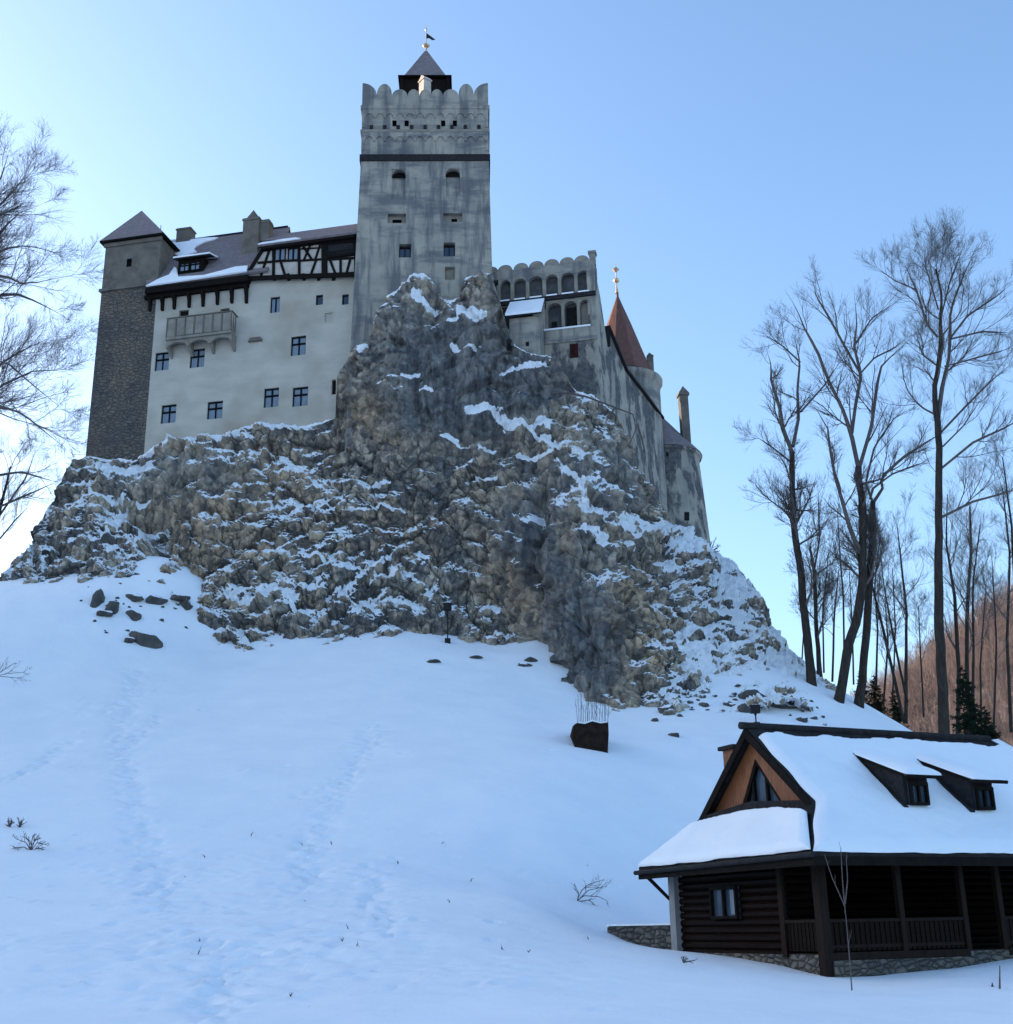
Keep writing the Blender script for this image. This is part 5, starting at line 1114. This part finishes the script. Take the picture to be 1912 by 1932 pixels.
for k, (pl, lim) in enumerate([([(1140, 1640, 8), (1010, 1060, 8), (935, 760, 5), (900, 560, 2)], []), ([(1150, 1640, 10), (1155, 900, 7), (1120, 560, 5), (1090, 300, 2)], []), ([(1500, 1780, 12), (1505, 1300, 11), (1480, 800, 9), (1420, 420, 5), (1430, 100, 2)], []),
        ([(1580, 1780, 13), (1560, 1300, 11), (1560, 900, 10), (1590, 500, 8), (1580, 180, 4)], []), ([(1600, 1720, 9), (1605, 1200, 7), (1600, 700, 5), (1650, 300, 2)], []), ([(655, 1360, 6), (670, 900, 5), (700, 600, 2)], []), ([(735, 1150, 5), (730, 800, 5), (705, 480, 4), (690, 200, 1.5)], []), ([(1160, 1500, 7), (1070, 1080, 6), (1000, 700, 3), (960, 300, 1.5)], []),
        ([(1860, 1700, 9), (1830, 1100, 8), (1850, 500, 6), (1800, 60, 3)], []), ([(1000, 1500, 6), (1030, 1100, 5), (1010, 800, 2)], []), ([(1890, 900, 8), (1860, 300, 6), (1800, -150, 3)], []), ([(1270, 1600, 5), (1250, 1200, 4), (1235, 850, 2)], []), ([(1660, 1750, 6), (1650, 1250, 5), (1690, 700, 2)], []), ([(1060, 1500, 5), (1080, 1000, 4), (1060, 600, 2)], []), ([(450, 1250, 4), (470, 900, 3), (440, 620, 1.5)], []), ([(800, 1380, 5), (790, 1000, 4), (770, 620, 2)], []), ([(1740, 1700, 6), (1760, 1100, 5), (1730, 550, 2)], []),
        ([(600, 1300, 5), (590, 900, 4), (630, 500, 2)], []), ([(950, 1400, 6), (960, 1000, 5), (940, 700, 4), (980, 350, 1.5)], [])]):
    tree('slender_bare_tree', 'one of the thin dark bare trees crowded behind the four tall ones', lo_([(a, b, c*.72) for a, b, c in pl]), [], 96+(k*7) % 22, 50+k, BG, (9, .35, 1, .32), (6, 6, 6), foot=False, ll=.36, tw=.005)
# trees at the left edge
Zl = lambda zx, zy: (zx*.468, 180.9+zy*.468)
def le(pl): return [(*Zl(a, b), c) for a, b, c in pl]
tree('spreading_bare_tree', 'large bare tree at the left edge, pale branches reaching over the sky', [(-150, 1280, 40), (-140, 900, 34), (-130, 600, 24), (-110, 420, 12), (-80, 330, 5)],
     [[(-135, 700, 12), (-70, 560, 10), *le([(0, 545, 6), (80, 470, 4), (210, 420, 2)])], [(-135, 760, 12), (-60, 540, 8), *le([(0, 715, 6), (100, 762, 5), (300, 720, 2)])], [(-135, 720, 12), (-60, 580, 9), *le([(0, 802, 7), (60, 795, 6), (150, 830, 5), (290, 905, 2)])],
      [(-140, 900, 12), (-60, 760, 7), *le([(0, 1080, 5), (100, 1020, 4), (240, 960, 2)])], [(-140, 920, 12), (-60, 780, 7), *le([(0, 1170, 5), (130, 1110, 4), (330, 1100, 2)])], [(-140, 860, 12), (-50, 760, 7), *le([(0, 1250, 6), (90, 1280, 4), (300, 1450, 2)])],
      [(-120, 500, 9), (-60, 390, 7), *le([(0, 340, 5), (45, 200, 2)])], [(-110, 480, 9), (-50, 420, 7), *le([(0, 440, 5), (90, 340, 3), (150, 300, 1.5)])], [(-130, 640, 9), (-50, 520, 7), *le([(0, 620, 5), (110, 600, 4), (260, 640, 2)])], [(-140, 900, 9), (-50, 800, 6), *le([(0, 1050, 4), (150, 1180, 3), (300, 1300, 1.5)])]],
     58, 31, None, (3, .4, .8, .2), (13, 13, 9), up=.10, foot=False, ll=.34, tw=.0048)
tree('bare_tree', 'bare tree rising behind the left shoulder of the crag', [(-40, 1180, 16), (-20, 1060, 12), (0, 960, 7), (20, 880, 3)], [[(-10, 960, 5), (60, 930, 3), (115, 905, 1.5)], [(-20, 1000, 5), (50, 900, 3), (70, 840, 1.5)], [(-25, 900, 6), (40, 890, 4), (115, 912, 2)], [(-20, 1040, 4), (30, 980, 3), (60, 950, 1.5)]], 104, 32, None, (6, .2, 1, .5), (7, 8, 7), foot=False, up=.15)

# small shrubs and saplings
def shrub(name, label, stems, Y, seed, dens=(4, 4), cat='shrub', group=None, r=.012, up=.1, mat='twig', lf=.5):
    rg = np.random.default_rng(seed); P = []; Rr = []
    for s in stems:
        p3 = [pY(a, b, Y+rg.uniform(-.25, .25)*(i > 0)) for i, (a, b) in enumerate(s)]; a_, b_ = resample(p3, np.linspace(r*1.6, r*.7, len(s)), 8); P.append(a_); Rr.append(b_)
    P, Rr = np.stack(P), np.stack(Rr); base = P[0, 0]
    Ls = [(P, Rr)]
    if dens[0]:
        q = spawn(rg, P, Rr, dens[0], .25, 1, lf, (20, 50), up, 5, .7, .15, r*.5); Ls.append(q)
        if dens[1]: Ls.append(spawn(rg, q[0], q[1], dens[1], .2, 1, .5, (20, 50), up, 4, .7, .15, r*.4))
    Vs, Fs, n0 = [], [], 0
    for a_, b_ in Ls:
        V, F_ = tubes(a_, b_, 4); Vs.append(V); Fs.append(F_+n0); n0 += len(V)
    V = np.concatenate(Vs); o = raw_mesh(name, V-base, np.concatenate(Fs), MT[mat]); o.location = Vector([float(x) for x in base]); return tag(o, label, cat, group)
g1 = gpt(1088, 1700)
shrub('bare_shrub', 'small bare shrub arching over the snow left of the cabin', [[(1088, 1702), (1098, 1680), (1112, 1668), (1140, 1660)], [(1088, 1702), (1100, 1690), (1130, 1692), (1146, 1700)], [(1090, 1702), (1092, 1685), (1084, 1668)], [(1090, 1702), (1112, 1698), (1128, 1712)], [(1090, 1700), (1110, 1680), (1146, 1672)]], g1[1], 1)
g1 = gpt(58, 1606)
shrub('bare_shrub', 'dark twiggy bush low in the snow at the lower left', [[(58, 1606), (50, 1590), (30, 1583)], [(58, 1606), (60, 1588), (62, 1576)], [(58, 1606), (70, 1590), (88, 1594)], [(58, 1606), (45, 1598), (25, 1600)], [(58, 1606), (72, 1600), (84, 1603)], [(58, 1606), (54, 1585), (46, 1578)], [(58, 1606), (66, 1585), (78, 1582)]], g1[1], 2, (6, 5), r=.014)
for k, x in enumerate((18, 38)):
    g1 = gpt(x, 1562); shrub('dry_tuft', 'two small dark tufts above the twiggy bush at the left edge', [[(x, 1562), (x-2, 1552), (x-3, 1545)], [(x, 1562), (x+3, 1553), (x+5, 1548)], [(x, 1562), (x+1, 1550)], [(x, 1562), (x-5, 1557)]], g1[1], 5+k, (6, 3), group='tufts at the left edge', r=.02)
g1 = gpt(1608, 1869)
shrub('sapling', 'thin forked sapling standing in front of the cabin porch', [[(1608, 1869), (1602, 1790), (1597, 1735), (1594, 1702)], [(1595, 1712), (1588, 1695), (1570, 1655), (1556, 1612)], [(1594, 1705), (1590, 1660), (1587, 1600)], [(1595, 1706), (1600, 1660), (1597, 1618)]], g1[1], 9, (3, 2), 'sapling', r=.010, lf=.2, up=.4)
for k, (x, y0, y1) in enumerate(((1887, 1866, 1822), (1873, 1861, 1855))):
    g1 = gpt(x, y0); shrub('stake', ('single upright thin stake in the snow right of the sapling', 'short stub beside the thin stake at the right edge')[k], [[(x, y0), (x, y1)]], g1[1], 11+k, (0, 0), 'stake', r=.016)
g1 = gpt(1290, 1816); shrub('dry_tuft', 'little dark weed in the snow by the pale corner pillar', [[(1290, 1816), (1286, 1806)], [(1290, 1816), (1298, 1808)], [(1290, 1816), (1291, 1804)], [(1290, 1816), (1312, 1812)]], g1[1], 14, (3, 2), r=.014)
shrub('bare_shrub', 'fine twigs hanging over the snow at the left edge', [[(-30, 1290), (0, 1276), (40, 1280)], [(-30, 1290), (10, 1262), (30, 1250)], [(-30, 1290), (5, 1272), (48, 1268)]], gpt(2, 1300)[1]-4, 15, (5, 4), r=.016)
shrub('leaning_branch', 'long bare branch curving down the crag below the arcaded wing', [[(1040, 742), (1080, 741), (1120, 752), (1160, 770), (1190, 774), (1203, 795), (1200, 815), (1188, 838)], [(1160, 770), (1150, 785), (1142, 800)], [(1203, 800), (1212, 830), (1218, 855)]], 94.6, 16, (3, 2), 'branch', r=.06, lf=.15)
shrub('bare_shrub', 'small bush on the crag edge at the foot of the round bastion', [[(1338, 1042), (1345, 1030), (1350, 1018)], [(1340, 1042), (1352, 1034), (1360, 1028)], [(1338, 1042), (1343, 1022)], [(1345, 1042), (1358, 1040)]], 110, 17, (5, 4), r=.03)
# stump bank with shoots
c = gpt(1118, 1418); Ys_ = c[1]
mb = MB(); mb.slab([pY(x, y, Ys_+.05) for x, y in [(1092, 1366), (1104, 1367), (1118, 1362), (1134, 1366), (1146, 1364), (1146, 1361), (1134, 1362), (1118, 1358), (1104, 1363), (1092, 1362)]], (0, 2.4, .35), 'snow'); mb.slab([pY(x, y, Ys_) for x, y in [(1085, 1369), (1090, 1364), (1104, 1366), (1118, 1361), (1134, 1365), (1148, 1363), (1149, 1385), (1147, 1425), (1110, 1425), (1085, 1412), (1080, 1388)]], (0, 2.6, .35), 'soil')
so_ = mb.build('earth_stump'); tag(so_, 'dark earthy stump set in the snow below the crag, thin shoots above it', 'stump')
shrub('upright_shoots', 'thin upright shoots growing out of the dark stump', [[(x, 1366), (x+dx*.4, 1340), (x+dx, y)] for x, dx, y in ((1090, -4, 1325), (1096, 1, 1309), (1102, -2, 1330), (1108, 3, 1305), (1113, -3, 1322), (1121, 1, 1308), (1127, -2, 1316), (1136, 3, 1326), (1143, -2, 1307), (1093, -2, 1312), (1099, -3, 1306), (1105, 2, 1318), (1110, -1, 1300), (1116, 3, 1315), (1124, 2, 1322), (1131, 4, 1308), (1140, 2, 1314), (1147, 3, 1318), (1120, -6, 1325))], Ys_+.9, 18, (4, 2), r=.009, lf=.35, up=.5)

# floodlights on posts
def lamp(x, yh, yf, label, Y=None, hr=.17):
    g1 = gpt(x, yf) if Y is None else pY(x, yf, Y); Yd = g1[1]; p = pY(x, yh, Yd); r = empty('floodlight', g1, label, 'lamp')
    mb = MB(); mb.tube([g1-[0, 0, .4], [g1[0], g1[1], p[2]-.1]], .045, 'iron', 8); mb.build('pole', r)
    mb = MB(); f = Fr((g1[0], g1[1]), 0); mb.box(f, -.28, .28, -.22, .22, p[2]-.12, p[2]+.30, 'iron'); mb.box(f, -.33, .33, -.26, .26, p[2]+.302, p[2]+.36, 'iron'); mb.box(f, -.06, .06, -.1, .1, p[2]-.25, p[2]-.121, 'iron'); mb.build('lamp_head', r)
    mb = MB(); mb.box(f, -.2, .2, -.2, .2, g1[2]-.1, g1[2]+.35, 'iron'); mb.build('base', r)
lamp(845, 1148, 1214, 'dark floodlight on a thin pole at the foot of the crag')
lamp(1428, 1342, 1374, 'dark floodlight on a pole just above the cabin roof ridge', None)

# retaining wall beside the cabin
g1, g2 = pY(1172, 1775, 41.5), H(.2, 7.35, .3); a_ = np.array(g2[:2])-g1[:2]; L_ = np.linalg.norm(a_); fw = Fr(g1[:2], math.degrees(math.atan2(a_[1], a_[0])))
mb = MB(); ztw = float(pY(1250, 1746, (g1[1]+g2[1])/2)[2]); mb.box(fw, -.5, L_, 0, .45, -.5, ztw, 'stone')
mb.slab([fw(-.5, -.06, -.5), fw(L_-.1, -.06, -.5), fw(L_-.1, -.06, ztw-.05), fw(L_*.5, -.06, ztw+.03), fw(-.5, -.06, ztw-.03)], fw.n*.058, 'cobble'); mb.slab([fw(-.5, -.1, ztw+.001), fw(L_-.1, -.1, ztw+.001), fw(L_-.1, .5, ztw+.001), fw(-.5, .5, ztw+.001)], [0, 0, .06], 'gsnow')
rw = mb.build('stone_wall'); tag(rw, 'low rough stone wall running into the snowbank left of the cabin', 'wall')

for i in range(34):
    x, y = rs.uniform(330, 1350), rs.uniform(1560, 1905); 
    if x > 1120: continue
    g1 = gpt(x, y); q = rs.uniform(3, 7); shrub('dry_stalk', 'tiny dry grass stalk poking out of the open snow slope', [[(x, y), (x+rs.uniform(-2, 2), y-q*.6), (x+rs.uniform(-4, 4), y-q)], [(x, y), (x+rs.uniform(-3, 3), y-q*.7)]], g1[1], 200+i, (2, 0), 'plant', 'dry stalks in the snow', r=.009)
# boulders in the snow
def ico(sub=3):
    import bmesh
    bm = bmesh.new(); bmesh.ops.create_icosphere(bm, subdivisions=sub, radius=1); bm.verts.ensure_lookup_table()
    V = np.array([v.co[:] for v in bm.verts]); F_ = np.array([[v.index for v in f.verts] for f in bm.faces]); bm.free(); return V, F_
IV, IF = ico(4)
def boulder(x, y, w_px, h_px, label, seed, group=None, name='boulder'):
    c = gpt(x, y+h_px*.35); s = c[1]/FP; k = seed*7.7
    V = IV*np.array([w_px*.5*s, max(w_px, h_px)*.42*s, h_px*.55*s]); U_ = IV*1.3+k
    r_ = np.random.default_rng(seed+500); pn = nrmz(r_.normal(size=(15, 3))*np.array([1, 1, .8])); pd = r_.uniform(.55, .95, 15); dt = IV@pn.T
    rad = np.min(np.where(dt > .05, pd[None]/np.maximum(dt, .05), 9), 1); rad = np.minimum(rad, 1.25)
    V = V*(1.12*rad+.10*fbm(U_*1.5, 4, seed))[:, None]; V = V+IV*.02*fbm(U_*5, 3, seed)[:, None]
    o = raw_mesh(name, V, IF, MT['boulder'], smooth=True); o.location = Vector((float(c[0]), float(c[1]), gzd(c[0], c[1])-h_px*.06*s)); o.rotation_euler = (0, 0, 0); tag(o, label, 'rock', group)
for i, (x, y, a, b, lb) in enumerate([(184, 1122, 34, 44, 'tall dark rock, leftmost of the cluster below the crag'), (212, 1146, 30, 30, 'dark rock leaning right of the tall leftmost one'), (196, 1158, 34, 14, 'low flat rock below the tall leftmost one'), (255, 1122, 38, 24, 'grey rock in the middle of the upper cluster'), (290, 1133, 40, 16, 'long flat brown rock between the grey rock and the crag'),
        (336, 1129, 44, 20, 'wide brown rock against the foot of the crag'), (352, 1142, 30, 20, 'brown rock under the wide one by the crag foot'), (253, 1160, 32, 18, 'dark rock in the middle of the lower cluster'), (272, 1197, 52, 42, 'large dark rounded rock standing lowest of the cluster'), (244, 1208, 22, 12, 'small rock at the left foot of the large rounded one'),
        (818, 1248, 36, 9, 'thin dark rock sliver in the snow under the floodlight'), (898, 1243, 28, 6, 'faint rock sliver right of the darker one'), (1000, 1246, 22, 12, 'dark rock where the snow meets the buttress'), (990, 1257, 26, 10, 'small rock just below the one by the buttress'), (1259, 1336, 34, 30, 'large rock at the snow edge right of the buttress'),
        (1236, 1360, 18, 14, 'small dark rock sticking out below the crag edge'), (1284, 1351, 14, 12, 'little round rock alone in the snow'), (1271, 1389, 22, 12, 'lowest snow capped rock above the cabin gable'), (1330, 1330, 20, 12, 'flat rock right of the large edge rock'), (1376, 1326, 24, 16, 'dark rock half way to the floodlight by the roof'),
        (1414, 1308, 46, 24, 'broad grey rock above the floodlight by the roof'), (1402, 1334, 30, 24, 'pale rock just left of the floodlight by the roof'), (1448, 1322, 34, 16, 'dark rock right of the broad grey one'), (1482, 1330, 40, 12, 'long low rock left of the curving tree'), (1512, 1356, 26, 12, 'mossy rock above the cabin ridge'), (1560, 1385, 22, 8, 'flat dark rock under the curving tree')]):
    boulder(x, y, a, b, lb, i+1)
rr = random.Random(12)
for i in range(46):
    x = rr.uniform(1290, 1560); y = rr.uniform(1290, 1345)+max(0, (x-1450))*.25
    boulder(x, y, rr.uniform(6, 15), rr.uniform(4, 8), 'small dark stone poking through the snow between crag and trees', 40+i, 'small stones in the snow', 'stone')
for i in range(22):
    x = rr.uniform(150, 380); y = rr.uniform(1120, 1200); boulder(x, y, rr.uniform(4, 11), rr.uniform(3, 7), 'small dark stone near the rock cluster at the left', 100+i, 'small stones at the left', 'stone')

# ================================================================== FAR HILL AND SHADING RIDGE
def hill_h(x, y):
    d1 = ((x-300)/205)**2+((y-430)/170)**2
    return 166*np.exp(-d1)+12*fbm(np.c_[x, y, x*0]*.012, 4, 7)*np.exp(-d1*.6)
def shade_ridge_h(x, y):
    t_ = (x+225)*.42+(y-205)*.90; s_ = -(x+225)*.90+(y-205)*.42
    return 100*np.exp(-(s_/70)**2)*sst(-330, -200, t_)*sst(190, 60, t_)*(1+.1*vnoise(np.c_[x, y, x*0]*.01, 3))
def hillmesh(name, x0, x1, y0, y1, n, fn, base):
    X, Y = np.meshgrid(np.linspace(x0, x1, n), np.linspace(y0, y1, n)); Z = fn(X.ravel(), Y.ravel())+base; I = (np.arange(n-1)[:, None]*n+np.arange(n-1)[None]).ravel()
    o = raw_mesh(name, np.c_[X.ravel(), Y.ravel(), Z], np.c_[I, I+1, I+n+1, I+n], MT['hill']); return tag(o, kind='structure')
hillmesh('hill', -60, 640, 180, 800, 160, hill_h, -14)
hillmesh('hill', -520, -90, -180, 560, 120, shade_ridge_h, -8)  # unseen ridge left of frame, added to shade the ground and lower castle
# the bare wood that covers it
rg = np.random.default_rng(5); n = 5200
x = rg.uniform(40, 330, n*3); y = rg.uniform(240, 520, n*3); h_ = hill_h(x, y)
pxx = 956+FP*(x)/(y/ .9486); keep = (h_ > 14) & (x/y > .24) & (x/y < .50); x, y, h_ = x[keep][:n], y[keep][:n], h_[keep][:n]; n = len(x); print('wood', n)
B = np.c_[x, y, h_-14]; hh = rg.uniform(9, 16, n); P = B[:, None]+np.array([0, 0, 1.])*(np.linspace(0, 1, 5)[None, :, None]*hh[:, None, None]); P[:, 1:, :2] += np.cumsum(rg.normal(size=(n, 4, 2))*.35, 1)
Rr = .17*np.linspace(1, .15, 5)[None]*np.ones((n, 1)); a1_, b1_ = spawn(rg, P, Rr, 7, .25, .95, .34, (25, 55), .35, 4, .6, .12, .05); a2_, b2_ = spawn(rg, a1_, b1_, 3, .2, 1, .6, (20, 50), .3, 3, .7, .12, .035)
Vs, Fs, n0 = [], [], 0
for a_, b_ in ((P, Rr), (a1_, b1_), (a2_, b2_)):
    V, F_ = tubes(a_, b_, 3); Vs.append(V); Fs.append(F_+n0); n0 += len(V)
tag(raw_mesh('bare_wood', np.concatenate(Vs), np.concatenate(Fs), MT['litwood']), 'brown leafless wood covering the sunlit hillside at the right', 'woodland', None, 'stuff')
# conifers
def conifer(x, yb, yt, Y, label, seed, group=None):
    rg = np.random.default_rng(seed); b = pY(x, yb, Y); t_ = pY(x, yt, Y); hgt = t_[2]-b[2]; r = empty('conifer', b, label, 'conifer', group)
    mb = MB(); mb.tube([b, b+[0, 0, hgt*.5], b+[0, 0, hgt]], [hgt*.018, hgt*.01, .01], 'bark', 6); mb.build('trunk', r)
    nb = 150; f = rg.uniform(.06, 1, nb)**.9; az = rg.uniform(0, 6.283, nb); ln = hgt*.26*(1-f)**.75*rg.uniform(.7, 1.15, nb)+.1; st = b+np.c_[0*f, 0*f, f*hgt]
    d = np.c_[np.cos(az), np.sin(az), -.12+0*az]; K = 6; s_ = np.linspace(0, 1, K)[None, :, None]; P = st[:, None]+d[:, None]*ln[:, None, None]*s_; P[..., 2] += (.25*ln[:, None]*(s_[..., 0]**2-.9*s_[..., 0])); Rr = (ln*.02)[:, None]*np.linspace(1, .3, K)[None]
    a_, b_ = spawn(rg, P, Rr, 16, .1, 1, .3, (40, 75), -.12, 3, .8, .1, hgt*.004); c_, e_ = spawn(rg, a_, b_, 6, .1, 1, .4, (30, 60), -.15, 2, 1, .1, hgt*.0045)
    Vs, Fs, n0 = [], [], 0
    for q, w_ in ((P, Rr), (a_, b_), (c_, e_)):
        V, F_ = tubes(q, w_, 3); Vs.append(V); Fs.append(F_+n0); n0 += len(V)
    raw_mesh('crown', np.concatenate(Vs), np.concatenate(Fs), MT['conifer'], r)
conifer(1846, 1480, 1255, 92, 'dark conifer behind the right end of the cabin ridge', 1)
conifer(1880, 1490, 1330, 94, 'shorter dark conifer at the right edge above the roof', 2)
conifer(1660, 1375, 1272, 118, 'dark conifer left of the thin valley trees', 3)
conifer(1695, 1385, 1300, 114, 'low dark conifer beside the taller one in the valley', 4)
conifer(1632, 1340, 1262, 122, 'small far conifer between the curving tree and the valley trees', 5)
